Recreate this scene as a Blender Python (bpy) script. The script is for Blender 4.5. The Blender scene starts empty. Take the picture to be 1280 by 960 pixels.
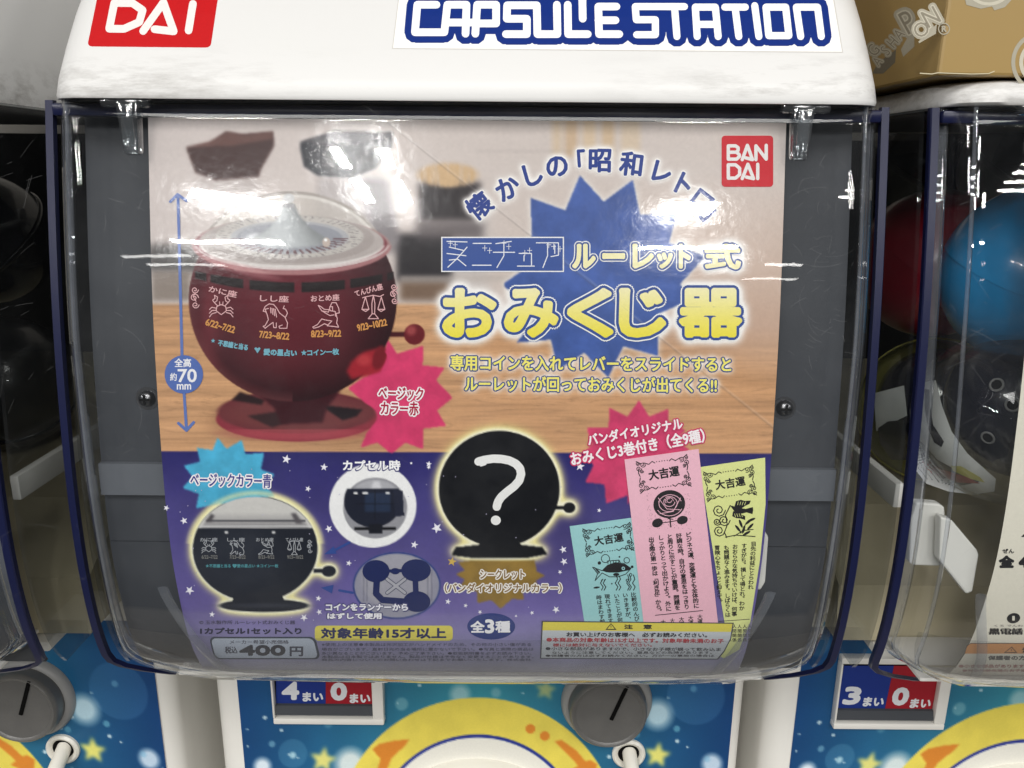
import bpy, bmesh, math, random
import numpy as np
from mathutils import Matrix, Vector
from mathutils.geometry import tessellate_polygon
random.seed(7)
R = math.radians
SC = bpy.context.scene
COL = SC.collection

# ------------------------------------------------------------------ camera
TH = R(15.0); FPX = 1005.0; ROLL = R(0.5); CAMZ = 0.55
CT, ST = math.cos(TH), math.sin(TH); CR, SR = math.cos(ROLL), math.sin(ROLL)
cam = bpy.data.cameras.new('camera'); cam.sensor_width = 36.0; cam.lens = 36.0*FPX/1280.0
cam.clip_start = 0.01; cam.clip_end = 50.0
camo = bpy.data.objects.new('camera', cam); COL.objects.link(camo)
_u = Vector((0, ST, CT)); _r = Vector((1, 0, 0)); _f = Vector((0, CT, -ST))
_rc = _r*CR + _u*SR; _uc = -_r*SR + _u*CR
camo.matrix_world = Matrix(((_rc.x, _uc.x, -_f.x, 0), (_rc.y, _uc.y, -_f.y, 0), (_rc.z, _uc.z, -_f.z, CAMZ), (0, 0, 0, 1)))
SC.camera = camo
cam.dof.use_dof = False
SC.cycles.transparent_max_bounces = 40; SC.cycles.max_bounces = 8; SC.cycles.caustics_reflective = False

# ------------------------------------------------------------------ world and lamps of the shop
SC.view_settings.view_transform = 'Standard'; SC.view_settings.look = 'None'
SC.view_settings.exposure = 0.04; SC.view_settings.gamma = 1.0
wd = bpy.data.worlds.new('World'); SC.world = wd; wd.use_nodes = True
bg = wd.node_tree.nodes['Background']; bg.inputs[0].default_value = (0.86, 0.93, 1.0, 1); bg.inputs[1].default_value = 0.075
def lamp(name, loc, sx, sy, power, col=(1, 0.98, 0.95), yaw=0, target=None):
    l = bpy.data.lights.new(name, 'AREA'); l.shape = 'RECTANGLE'; l.size = sx; l.size_y = sy
    l.energy = power; l.color = col
    o = bpy.data.objects.new(name, l); COL.objects.link(o)
    o.location = loc; o.rotation_euler = (0, 0, yaw)
    if target is not None:
        o.rotation_euler = (Vector(target)-Vector(loc)).to_track_quat('-Z', 'Y').to_euler()
    return o
HC = CAMZ + 1.32   # ceiling strips hang this high
# two tubes of one fixture running away behind the camera
for k, x in enumerate((-0.75, -0.55)):
    lamp('ceiling_tube', (x, -2.73, HC), 0.04, 0.27, 8)
    lamp('ceiling_tube', (x, -3.27, HC), 0.04, 0.44, 11)
# fixtures running across the shop
lamp('ceiling_tube', (-1.92, -4.68, HC), 0.75, 0.12, 40)
lamp('ceiling_tube', (1.16, -4.68, HC), 0.65, 0.10, 34)
for k in range(4):
    lamp('ceiling_tube', (2.62, -2.80-0.14*k, HC), 1.3, 0.035, 10)
lamp('ceiling_light', (-1.44, -3.46, HC), 0.46, 0.20, 40, yaw=-.5)
lamp('ceiling_light', (0.92, -3.56, HC), 0.30, 0.28, 34)
for x, y, sx in ((-2.85, -5.30, 0.9), (-2.70, -5.75, 0.8), (2.25, -5.45, 0.6), (2.4, -6.3, 0.8)):
    lamp('ceiling_tube', (x, y, HC), sx, 0.14, 3.5)
for x, y in ((-3.0, -1.5), (-3.0, -2.5), (2.9, -1.2)):
    lamp('ceiling_tube', (x, y, HC), 0.06, 0.7, 16)
    lamp('ceiling_tube', (x*1.07, y, HC), 0.06, 0.7, 16)
# the broad light of the rows of ceiling panels above the aisle
lamp('ceiling_light', (0.0, -1.75, CAMZ+1.75), 2.8, 1.2, 92)

# ------------------------------------------------------------------ pixel <-> place
def unroll(x, y):
    dx = x-640.0; dy = y-480.0
    return dx*CR+dy*SR, -dx*SR+dy*CR
def reroll(ux, uy):
    return 640.0+ux*CR-uy*SR, 480.0+ux*SR+uy*CR
def world(ux, uy, D):
    return (ux/FPX*D, D*(CT-uy/FPX*ST), CAMZ+D*(-ST-uy/FPX*CT))
def pchip(T):
    xs = np.array([t[0] for t in T], float); ys = np.array([t[1] for t in T], float)
    h = np.diff(xs); d = np.diff(ys)/h; m = np.zeros(len(xs)); m[0] = d[0]; m[-1] = d[-1]
    for i in range(1, len(xs)-1):
        if d[i-1]*d[i] > 0:
            w1 = 2*h[i]+h[i-1]; w2 = h[i]+2*h[i-1]; m[i] = (w1+w2)/(w1/d[i-1]+w2/d[i])
    def f(x):
        x = np.asarray(x, float); i = np.clip(np.searchsorted(xs, x)-1, 0, len(xs)-2)
        t = (x-xs[i])/h[i]; t2 = t*t; t3 = t2*t
        v = (2*t3-3*t2+1)*ys[i]+(t3-2*t2+t)*h[i]*m[i]+(-2*t3+3*t2)*ys[i+1]+(t3-t2)*h[i]*m[i+1]
        lo = x < xs[0]; hi = x > xs[-1]
        v = np.where(lo, ys[0]+(x-xs[0])*m[0], v); v = np.where(hi, ys[-1]+(x-xs[-1])*m[-1], v)
        return v
    return f
DPOSTER = pchip([(-345, .2997), (-330, .300), (-120, .3045), (85, .3138), (200, .3225), (280, .3339), (330, .3455), (350, .354), (364, .363), (374, .374)])
DCOVER = pchip([(-362, .29205), (-330, .2925), (-120, .2970), (85, .3060), (200, .3145), (280, .3240), (330, .3335), (355, .342), (368, .351), (377, .362)])
NODES = np.array(list(range(-360, 200, 16))+list(range(200, 330, 8))+list(range(330, 382, 4)), float)
class Curved:
    """a sheet that bends only with height; piecewise plane between NODES"""
    def __init__(s, D, cuts=NODES, off=0.0):
        s.cuts = cuts; s.inv = 1.0/(D(cuts)+off)
    def depth(s, ux, uy):
        return 1.0/np.interp(uy, s.cuts, s.inv)
class PlaneY:
    """a vertical plane at world Y = y0"""
    cuts = ()
    def __init__(s, y0): s.y0 = y0
    def depth(s, ux, uy): return s.y0/(CT-uy/FPX*ST)
class PlanePts:
    """plane through three points given as (ux, uy, D)"""
    cuts = ()
    def __init__(s, a, b, c):
        P = [Vector(world(*q))-Vector((0, 0, CAMZ)) for q in (a, b, c)]
        s.n = (P[1]-P[0]).cross(P[2]-P[0]).normalized(); s.k = s.n.dot(P[0])
    def depth(s, ux, uy):
        return s.k/(s.n.x*ux/FPX+s.n.y*(CT-uy/FPX*ST)+s.n.z*(-ST-uy/FPX*CT))

# ------------------------------------------------------------------ materials
def lin(c):
    c = np.asarray(c, float)/255.0
    return np.where(c <= .04045, c/12.92, ((c+.055)/1.055)**2.4)
def L4(c): return tuple(float(v) for v in lin(c))+(1.0,)
def newmat(name):
    m = bpy.data.materials.new(name); m.use_nodes = True
    nt = m.node_tree; p = nt.nodes['Principled BSDF']
    return m, nt, p
def plain(name, rgb, rough=.4, spec=.5, metal=0.0, var=0.06, vscale=30.0, bump=0.0, bscale=200.0, coat=0.0, trans=0.0, sub=0.0):
    m, nt, p = newmat(name); N = nt.nodes; K = nt.links
    base = L4(rgb)
    tc = N.new('ShaderNodeTexCoord')
    no = N.new('ShaderNodeTexNoise'); no.inputs['Scale'].default_value = vscale; no.inputs['Detail'].default_value = 6
    K.new(tc.outputs['Object'], no.inputs['Vector'])
    mx = N.new('ShaderNodeMix'); mx.data_type = 'RGBA'
    mx.inputs[6].default_value = tuple(c*(1-var) for c in base[:3])+(1,)
    mx.inputs[7].default_value = tuple(min(1, c*(1+var)) for c in base[:3])+(1,)
    K.new(no.outputs['Fac'], mx.inputs[0]); K.new(mx.outputs[2], p.inputs['Base Color'])
    p.inputs['Roughness'].default_value = rough; p.inputs['Metallic'].default_value = metal
    p.inputs['Specular IOR Level'].default_value = spec
    p.inputs['Coat Weight'].default_value = coat
    p.inputs['Transmission Weight'].default_value = trans
    if bump:
        n2 = N.new('ShaderNodeTexNoise'); n2.inputs['Scale'].default_value = bscale; n2.inputs['Detail'].default_value = 3
        K.new(tc.outputs['Object'], n2.inputs['Vector'])
        b = N.new('ShaderNodeBump'); b.inputs['Strength'].default_value = bump; b.inputs['Distance'].default_value = .001
        K.new(n2.outputs['Fac'], b.inputs['Height']); K.new(b.outputs['Normal'], p.inputs['Normal'])
    return m
def print_mat(name, rough=.3, coat=.6, crough=.1, bump=.05, spec=.14):
    """ink on laminated paper: colour comes from the print itself"""
    m, nt, p = newmat(name); N = nt.nodes; K = nt.links
    at = N.new('ShaderNodeAttribute'); at.attribute_name = 'Col'
    tc = N.new('ShaderNodeTexCoord')
    no = N.new('ShaderNodeTexNoise'); no.inputs['Scale'].default_value = 900; no.inputs['Detail'].default_value = 2
    K.new(tc.outputs['Object'], no.inputs['Vector'])
    mr = N.new('ShaderNodeMapRange'); mr.inputs[3].default_value = .93; mr.inputs[4].default_value = 1.05
    K.new(no.outputs['Fac'], mr.inputs[0])
    mx = N.new('ShaderNodeVectorMath'); mx.operation = 'SCALE'
    K.new(at.outputs['Color'], mx.inputs[0]); K.new(mr.outputs[0], mx.inputs['Scale'])
    K.new(mx.outputs[0], p.inputs['Base Color'])
    p.inputs['Roughness'].default_value = rough; p.inputs['Specular IOR Level'].default_value = spec
    p.inputs['Coat Weight'].default_value = coat; p.inputs['Coat Roughness'].default_value = crough
    n2 = N.new('ShaderNodeTexNoise'); n2.inputs['Scale'].default_value = 260; n2.inputs['Detail'].default_value = 3
    n3 = N.new('ShaderNodeTexNoise'); n3.inputs['Scale'].default_value = 14; n3.inputs['Detail'].default_value = 1
    K.new(tc.outputs['Object'], n2.inputs['Vector']); K.new(tc.outputs['Object'], n3.inputs['Vector'])
    ad = N.new('ShaderNodeMath'); ad.operation = 'MULTIPLY_ADD'; ad.inputs[1].default_value = 14.0
    K.new(n3.outputs['Fac'], ad.inputs[0]); K.new(n2.outputs['Fac'], ad.inputs[2])
    b = N.new('ShaderNodeBump'); b.inputs['Strength'].default_value = bump; b.inputs['Distance'].default_value = .001
    K.new(ad.outputs[0], b.inputs['Height']); K.new(b.outputs['Normal'], p.inputs['Normal']); K.new(b.outputs['Normal'], p.inputs['Coat Normal'])
    return m
def clear_mat(name, tint=(.985, .988, .99), haze=.012, hazecol=(.8, .82, .85), rough=.02, ior=1.5, bump=0.02, smear=0.03, refl=1.0, ramp=None, glow=0.0):
    """clear hard plastic: sees straight through, mirrors by Fresnel, a little scuffed haze"""
    m = bpy.data.materials.new(name); m.use_nodes = True; nt = m.node_tree; N = nt.nodes; K = nt.links
    N.clear(); out = N.new('ShaderNodeOutputMaterial')
    tr = N.new('ShaderNodeBsdfTransparent'); tr.inputs[0].default_value = tint+(1,)
    gl = N.new('ShaderNodeBsdfGlossy'); gl.inputs['Roughness'].default_value = rough
    df = N.new('ShaderNodeBsdfDiffuse'); df.inputs[0].default_value = hazecol+(1,)
    fr = N.new('ShaderNodeFresnel'); ge = N.new('ShaderNodeNewGeometry'); io = N.new('ShaderNodeMapRange')   # same mirror strength from inside and outside
    io.inputs[3].default_value = ior; io.inputs[4].default_value = 1/ior
    K.new(ge.outputs['Backfacing'], io.inputs[0]); K.new(io.outputs[0], fr.inputs[0])
    tc = N.new('ShaderNodeTexCoord')
    n1 = N.new('ShaderNodeTexNoise'); n1.inputs['Scale'].default_value = 22; n1.inputs['Detail'].default_value = 8; n1.inputs['Roughness'].default_value = .7
    K.new(tc.outputs['Object'], n1.inputs['Vector'])
    mr = N.new('ShaderNodeMapRange'); mr.inputs[1].default_value = .45; mr.inputs[2].default_value = .8
    mr.inputs[3].default_value = haze; mr.inputs[4].default_value = haze+smear
    if ramp is not None:  # thickens the haze with height to paint refracted brightness into the lip
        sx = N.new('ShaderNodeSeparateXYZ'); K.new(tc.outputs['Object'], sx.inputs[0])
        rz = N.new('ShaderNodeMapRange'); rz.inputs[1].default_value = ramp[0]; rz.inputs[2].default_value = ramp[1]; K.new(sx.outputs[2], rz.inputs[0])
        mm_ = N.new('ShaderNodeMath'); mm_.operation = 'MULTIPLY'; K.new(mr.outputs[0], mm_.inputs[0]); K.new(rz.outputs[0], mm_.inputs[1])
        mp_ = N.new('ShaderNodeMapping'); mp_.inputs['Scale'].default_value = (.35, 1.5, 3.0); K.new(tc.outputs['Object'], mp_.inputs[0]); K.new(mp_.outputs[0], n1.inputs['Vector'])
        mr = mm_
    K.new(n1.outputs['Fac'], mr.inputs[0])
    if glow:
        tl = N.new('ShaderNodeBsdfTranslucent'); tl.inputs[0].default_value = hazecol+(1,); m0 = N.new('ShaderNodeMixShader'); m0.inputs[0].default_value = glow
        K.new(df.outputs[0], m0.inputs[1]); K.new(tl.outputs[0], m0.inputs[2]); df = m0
    m1 = N.new('ShaderNodeMixShader'); K.new(mr.outputs[0], m1.inputs[0]); K.new(tr.outputs[0], m1.inputs[1]); K.new(df.outputs[0], m1.inputs[2])
    m2 = N.new('ShaderNodeMixShader'); K.new(m1.outputs[0], m2.inputs[1]); K.new(gl.outputs[0], m2.inputs[2])
    ml = N.new('ShaderNodeMath'); ml.operation = 'MULTIPLY'; ml.inputs[1].default_value = refl
    K.new(fr.outputs[0], ml.inputs[0]); K.new(ml.outputs[0], m2.inputs[0])
    n2 = N.new('ShaderNodeTexNoise'); n2.inputs['Scale'].default_value = 9; n2.inputs['Detail'].default_value = 7; n2.inputs['Roughness'].default_value = .42
    K.new(tc.outputs['Object'], n2.inputs['Vector'])
    b = N.new('ShaderNodeBump'); b.inputs['Strength'].default_value = bump; b.inputs['Distance'].default_value = .01
    K.new(n2.outputs['Fac'], b.inputs['Height']); K.new(b.outputs['Normal'], gl.inputs['Normal'])
    K.new(m2.outputs[0], out.inputs[0])
    return m
def dirty_white(name):
    m, nt, p = newmat(name); N = nt.nodes; K = nt.links
    tc = N.new('ShaderNodeTexCoord')
    mp = N.new('ShaderNodeMapping'); mp.inputs['Scale'].default_value = (26, 60, 130)
    K.new(tc.outputs['Object'], mp.inputs[0])
    n1 = N.new('ShaderNodeTexNoise'); n1.inputs['Scale'].default_value = 1.0; n1.inputs['Detail'].default_value = 9; n1.inputs['Roughness'].default_value = .72
    K.new(mp.outputs[0], n1.inputs['Vector'])
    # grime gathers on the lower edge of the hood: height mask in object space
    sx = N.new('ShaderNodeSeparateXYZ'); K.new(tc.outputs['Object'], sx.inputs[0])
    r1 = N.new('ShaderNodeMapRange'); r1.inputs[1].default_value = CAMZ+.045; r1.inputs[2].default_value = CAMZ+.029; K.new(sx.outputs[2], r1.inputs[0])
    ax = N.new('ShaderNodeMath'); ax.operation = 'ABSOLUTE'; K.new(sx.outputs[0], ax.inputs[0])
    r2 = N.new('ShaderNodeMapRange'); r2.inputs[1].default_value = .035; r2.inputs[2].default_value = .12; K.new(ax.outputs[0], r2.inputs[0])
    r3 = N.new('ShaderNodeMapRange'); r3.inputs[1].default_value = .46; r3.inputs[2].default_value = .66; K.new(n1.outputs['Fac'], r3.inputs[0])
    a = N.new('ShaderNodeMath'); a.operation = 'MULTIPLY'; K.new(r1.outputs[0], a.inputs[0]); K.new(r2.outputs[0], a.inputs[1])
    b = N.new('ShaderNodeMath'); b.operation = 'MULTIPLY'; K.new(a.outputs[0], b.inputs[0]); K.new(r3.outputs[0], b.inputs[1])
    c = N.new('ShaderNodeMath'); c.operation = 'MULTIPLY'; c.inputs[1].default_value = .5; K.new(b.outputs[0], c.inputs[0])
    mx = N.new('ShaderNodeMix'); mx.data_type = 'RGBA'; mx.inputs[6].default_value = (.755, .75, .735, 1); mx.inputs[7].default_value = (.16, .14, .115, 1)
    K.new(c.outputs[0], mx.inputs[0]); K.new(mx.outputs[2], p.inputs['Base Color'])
    p.inputs['Roughness'].default_value = .38; p.inputs['Specular IOR Level'].default_value = .4
    n2 = N.new('ShaderNodeTexNoise'); n2.inputs['Scale'].default_value = 500; K.new(tc.outputs['Object'], n2.inputs['Vector'])
    bp = N.new('ShaderNodeBump'); bp.inputs['Strength'].default_value = .04; bp.inputs['Distance'].default_value = .001
    K.new(n2.outputs['Fac'], bp.inputs['Height']); K.new(bp.outputs['Normal'], p.inputs['Normal'])
    return m
M = dict(
    hood=dirty_white('hood_plastic'),
    white=plain('white_plastic', (228, 226, 220), .35, .4, bump=.03),
    hook=plain('hook_plastic', (214, 214, 208), .3, .4, bump=.02),
    navy=plain('navy_plastic', (19, 24, 58), .3, .5, bump=.04),
    inner=plain('inner_grey', (92, 96, 102), .45, .4, var=.28, vscale=14),
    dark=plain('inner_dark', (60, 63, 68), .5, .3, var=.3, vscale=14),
    black=plain('cavity_black', (12, 12, 13), .6, .2),
    beige=plain('tray_beige', (196, 186, 156), .5, .3, var=.15, vscale=12),
    screw=plain('screw_steel', (120, 120, 122), .3, .5, metal=1.0),
    knob=plain('knob_grey', (92, 91, 89), .36, .6, var=.2, vscale=90, bump=.12, bscale=700),
    collar=plain('collar_grey', (140, 140, 139), .4, .4),
    slot=plain('slot_black', (8, 8, 8), .7, .1),
    dial=plain('dial_white', (225, 222, 212), .28, .5),
    gold=plain('gold_card', (166, 138, 84), .38, .45, var=.08, vscale=6, bump=.08, bscale=60, coat=.25),
    wall=plain('wall_paint', (150, 145, 138), .7, .2),
    shelf=plain('shelf_laminate', (120, 116, 110), .5, .3),
    poster=print_mat('poster_print'),
    panel=print_mat('panel_print', rough=.35, coat=.3, crough=.2),
    sticker=print_mat('sticker_print', rough=.4, coat=.2, crough=.3, bump=.02),
    cover=clear_mat('cover_clear', haze=.0015, smear=.012, refl=1.0, rough=.016, bump=.035),
    side=clear_mat('side_clear', tint=(.84, .85, .85), haze=.006, smear=.012, refl=.8),
    edge=clear_mat('edge_clear', tint=(.92, .93, .95), haze=.05, smear=.06, hazecol=(.75, .8, .88), refl=1.4),
    lug=clear_mat('lug_clear', tint=(.90, .92, .93), haze=.02, smear=.04, refl=2.2, bump=.6, rough=.08),
    lip=clear_mat('lip_painted_haze', tint=(.86, .87, .88), haze=.62, smear=.40, hazecol=(.98, .97, .94), refl=1.5, bump=.3, ramp=(CAMZ-.200, CAMZ-.2185), glow=.6),  # white haze painted in place of the white body refracted below
    scratch=clear_mat('scratch', tint=(1, 1, 1), haze=.03, smear=.06, hazecol=(.9, .9, .9), refl=.3, rough=.4),
)

# ------------------------------------------------------------------ objects
def link(name, me, parent=None, mat=None, smooth=False):
    o = bpy.data.objects.new(name, me); COL.objects.link(o)
    if mat is not None and not me.materials: me.materials.append(mat)
    if parent is not None: o.parent = parent
    if smooth:
        me.polygons.foreach_set('use_smooth', [True]*len(me.polygons))
    return o
def tag(o, label, cat, group=None, kind=None):
    if label: o['label'] = label
    if cat: o['category'] = cat
    if group: o['group'] = group
    if kind: o['kind'] = kind
    return o
def empty(name, loc):
    o = bpy.data.objects.new(name, None); COL.objects.link(o); o.location = loc; o.empty_display_size = .02
    return o
def mesh_bm(name, bm):
    me = bpy.data.meshes.new(name); bmesh.ops.recalc_face_normals(bm, faces=bm.faces); bm.to_mesh(me); bm.free(); return me
def box_bm(lo, hi, bev=0.0, seg=2, bm=None):
    b = bmesh.new()
    bmesh.ops.create_cube(b, size=1.0)
    for v in b.verts:
        v.co = Vector(tuple(lo[i]+(v.co[i]+.5)*(hi[i]-lo[i]) for i in range(3)))
    if bev: bmesh.ops.bevel(b, geom=b.edges[:], offset=bev, segments=seg, profile=.5, affect='EDGES')
    if bm is None: return b
    me = bpy.data.meshes.new('tmp'); b.to_mesh(me); b.free(); bm.from_mesh(me); bpy.data.meshes.remove(me); return bm
def shift(me, v):
    me.transform(Matrix.Translation(Vector(v))); return me

# ------------------------------------------------------------------ flat print: shapes laid out in the photo's plane, then carried onto a real surface
_GC = {}
def glyph(s):
    if s in _GC: return _GC[s]
    c = bpy.data.curves.new('t', 'FONT'); c.body = s; c.resolution_u = 3
    o = bpy.data.objects.new('t', c); COL.objects.link(o)
    dg = bpy.context.evaluated_depsgraph_get()
    me = bpy.data.meshes.new_from_object(o.evaluated_get(dg))
    n = len(me.vertices); V = np.zeros(n*3); me.vertices.foreach_get('co', V); V = V.reshape(-1, 3)[:, :2]
    me.calc_loop_triangles(); T = np.zeros(len(me.loop_triangles)*3, int)
    me.loop_triangles.foreach_get('vertices', T); T = T.reshape(-1, 3)
    bpy.data.objects.remove(o); bpy.data.meshes.remove(me); bpy.data.curves.remove(c)
    _GC[s] = (V, T); return _GC[s]
LAY = 3.0e-5; MIC = 4.0e-7
class Ink:
    def __init__(s): s.V = []; s.T = []; s.C = []; s.cols = []; s.n = 0; s.mic = 0
    def color(s, c):
        s.cols.append(c); return len(s.cols)-1
    def tris(s, V, T, layer, c, micro=True):
        V = np.asarray(V, float); T = np.asarray(T, int)
        if len(T) == 0: return
        s.mic += 1
        h = layer*LAY+(s.mic % 45)*MIC
        s.V.append(np.column_stack([V, np.full(len(V), h)])); s.T.append(T+s.n); s.n += len(V)
        s.C.append(np.full(len(T), s.color(c)))
    def poly(s, P, layer, c, holes=()):
        loops = [[Vector((p[0], p[1], 0)) for p in P]]+[[Vector((p[0], p[1], 0)) for p in H] for H in holes]
        T = tessellate_polygon(loops)
        V = [(v.x, v.y) for l in loops for v in l]
        s.tris(V, T, layer, c)
    def rect(s, x0, y0, x1, y1, layer, c): s.poly([(x0, y0), (x1, y0), (x1, y1), (x0, y1)], layer, c)
    def ell(s, cx, cy, rx, ry, layer, c, n=40, rot=0):
        a = np.linspace(0, 2*math.pi, n, endpoint=False); ca, sa = math.cos(rot), math.sin(rot)
        x = rx*np.cos(a); y = ry*np.sin(a)
        V = np.vstack([[cx, cy], np.column_stack([cx+x*ca-y*sa, cy+x*sa+y*ca])])
        s.tris(V, [(0, 1+i, 1+(i+1) % n) for i in range(n)], layer, c)
    def ring(s, cx, cy, rx, ry, w, layer, c, n=56, a0=0, a1=2*math.pi):
        a = np.linspace(a0, a1, n+1)
        V = np.vstack([np.column_stack([cx+rx*np.cos(a), cy+ry*np.sin(a)]), np.column_stack([cx+(rx-w)*np.cos(a), cy+(ry-w)*np.sin(a)])])
        T = []
        for i in range(n): T += [(i, i+1, n+2+i), (i, n+2+i, n+1+i)]
        s.tris(V, T, layer, c)
    def rrect(s, x0, y0, x1, y1, r, layer, c, skew=0):
        P = []
        for cx, cy, a in ((x1-r, y0+r, -90), (x1-r, y1-r, 0), (x0+r, y1-r, 90), (x0+r, y0+r, 180)):
            for k in range(6):
                t = R(a+k*18); P.append((cx+r*math.cos(t), cy+r*math.sin(t)))
        s.poly([(x+skew*(y-y0), y) for x, y in P], layer, c)
    def line(s, P, w, layer, c, caps=True, closed=False, tol=.45):
        P = [np.array(p, float) for p in P]
        if closed: P.append(P[0])
        for a, b in zip(P[:-1], P[1:]):
            d = b-a; l = np.hypot(*d)
            if l < 1e-6: continue
            nrm = np.array([-d[1], d[0]])/l*w/2
            s.tris([a-nrm, b-nrm, b+nrm, a+nrm], [(0, 1, 2), (0, 2, 3)], layer, c)
        if caps and w > tol*2:
            k = 10 if w > 3 else 6
            for p in (P[:-1] if closed else P): s.ell(p[0], p[1], w/2, w/2, layer, c, n=k)
    def _place(s, V, T, f, layer, c, bold):
        if bold <= 0: s.tris(f(V), T, layer, c); return
        W = f(V); k = 6 if bold < 1.2 else (10 if bold < 3 else 18)
        s.tris(W, T, layer, c)
        rr = [bold] if bold < 2.2 else [bold, bold*.5]
        for r_ in rr:
            for i in range(k):
                a = 2*math.pi*i/k; s.tris(W+np.array([r_*math.cos(a), r_*math.sin(a)]), T, layer, c)
    def text(s, t, x0, y0, x1, y1, layer, c, bold=0.0, rot=0.0, skew=0.0, em=False):
        """fit text into the box; em=True uses full line height instead of the glyphs' bounds"""
        V, T = glyph(t)
        if len(V) == 0: return
        b = bold
        lo = V.min(0); hi = V.max(0)
        if em: lo = np.array([lo[0], -.12]); hi = np.array([hi[0], .88])
        cx, cy = (x0+x1)/2, (y0+y1)/2; w = (x1-x0)-2*b; h = (y1-y0)-2*b; cr, sr = math.cos(rot), math.sin(rot)
        def f(V):
            u = ((V[:, 0]-lo[0])/(hi[0]-lo[0])-.5)*w; v = -((V[:, 1]-lo[1])/max(hi[1]-lo[1], 1e-6)-.5)*h
            u = u-skew*v
            return np.column_stack([cx+u*cr-v*sr, cy+u*sr+v*cr])
        s._place(V, T, f, layer, c, b)
    def char(s, ch, cx, cy, sx, sy, layer, c, bold=0.0, rot=0.0):
        """one character, its em square centred on a point"""
        V, T = glyph(ch); cr, sr = math.cos(rot), math.sin(rot)
        if len(V) == 0: return
        m = .5 if ord(ch[0]) > 0x2000 else (V[:, 0].min()+V[:, 0].max())/2
        def f(V):
            u = (V[:, 0]-m)*sx; v = -(V[:, 1]-.38)*sy
            return np.column_stack([cx+u*cr-v*sr, cy+u*sr+v*cr])
        s._place(V, T, f, layer, c, bold)
    def vtext(s, t, x, y, size, pitch, layer, c, bold=0.0, rot=0.0, slant=0.0):
        for i, ch in enumerate(t):
            if ch == ' ': continue
            dx = dy = 0; r_ = rot
            if ch in 'ー「」〜…（）()': r_ = rot+math.pi/2
            if ch in '。、': dx, dy = size*.55, -size*.55
            s.char(ch, x+dx+slant*i*pitch, y+dy+i*pitch, size*.97, size*.86, layer, c, bold, r_)
    def build(s, name, surf, parent, mat, origin=(0, 0, 0), cuts=True):
        V = np.vstack(s.V); T = np.vstack(s.T); C = np.concatenate(s.C)
        ux, uy = unroll(V[:, 0], V[:, 1])
        me = bpy.data.meshes.new(name)
        W = np.column_stack([ux, uy, V[:, 2]])
        cl = [k for k in getattr(surf, 'cuts', ()) if uy.min()+.01 < k < uy.max()-.01]
        me.from_pydata(W.tolist(), [], T.tolist())
        me.attributes.new('cid', 'INT', 'FACE').data.foreach_set('value', C.astype(np.int32))
        if cl:
            bm = bmesh.new(); bm.from_mesh(me)
            for k in cl:
                fs = [f for f in bm.faces if min(v.co.y for v in f.verts) < k-1e-4 and max(v.co.y for v in f.verts) > k+1e-4] if len(bm.faces) < 3000 else bm.faces[:]
                if not fs: continue
                ge = set(); gv = set()
                for f in fs: ge.update(f.edges); gv.update(f.verts)
                bmesh.ops.bisect_plane(bm, geom=list(gv)+list(ge)+fs, dist=1e-5, plane_co=(0, k, 0), plane_no=(0, 1, 0))
            bm.to_mesh(me); bm.free()
        n = len(me.vertices); Q = np.zeros(n*3); me.vertices.foreach_get('co', Q); Q = Q.reshape(-1, 3)
        D = surf.depth(Q[:, 0], Q[:, 1])-Q[:, 2]-2e-5
        P = np.column_stack(world(Q[:, 0], Q[:, 1], D))-np.array(origin)
        me.vertices.foreach_set('co', P.ravel())
        # corner colours
        nl = len(me.loops); vi = np.zeros(nl, np.int32); me.loops.foreach_get('vertex_index', vi)
        nf = len(me.polygons); ls = np.zeros(nf, np.int32); lt = np.zeros(nf, np.int32)
        me.polygons.foreach_get('loop_start', ls); me.polygons.foreach_get('loop_total', lt)
        cid = np.zeros(nf, np.int32); me.attributes['cid'].data.foreach_get('value', cid)
        lc = np.zeros(nl, np.int32)
        for k in range(int(lt.max()) if nf else 0):
            ok = lt > k; lc[ls[ok]+k] = cid[ok]
        # the height each corner has in the layout, for graded inks
        py = reroll(Q[:, 0], Q[:, 1])[1][vi]
        out = np.ones((nl, 4))
        g0 = np.array([(c[0] if isinstance(c[0], (tuple, list)) else c) for c in s.cols], float)
        g1 = np.array([(c[1] if isinstance(c[0], (tuple, list)) else c) for c in s.cols], float)
        ya = np.array([(c[2] if isinstance(c[0], (tuple, list)) else 0) for c in s.cols], float)
        yb = np.array([(c[3] if isinstance(c[0], (tuple, list)) else 1) for c in s.cols], float)
        t = np.clip((py-ya[lc])/(yb[lc]-ya[lc]), 0, 1)[:, None]
        out[:, :3] = lin(g0[lc]*(1-t)+g1[lc]*t)
        at = me.attributes.new('Col', 'FLOAT_COLOR', 'CORNER'); at.data.foreach_set('color', out.ravel())
        me.attributes.remove(me.attributes['cid'])
        # make the ink face the viewer
        me.update()
        me.materials.append(mat)
        o = bpy.data.objects.new(name, me); COL.objects.link(o); o.parent = parent
        return o

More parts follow.
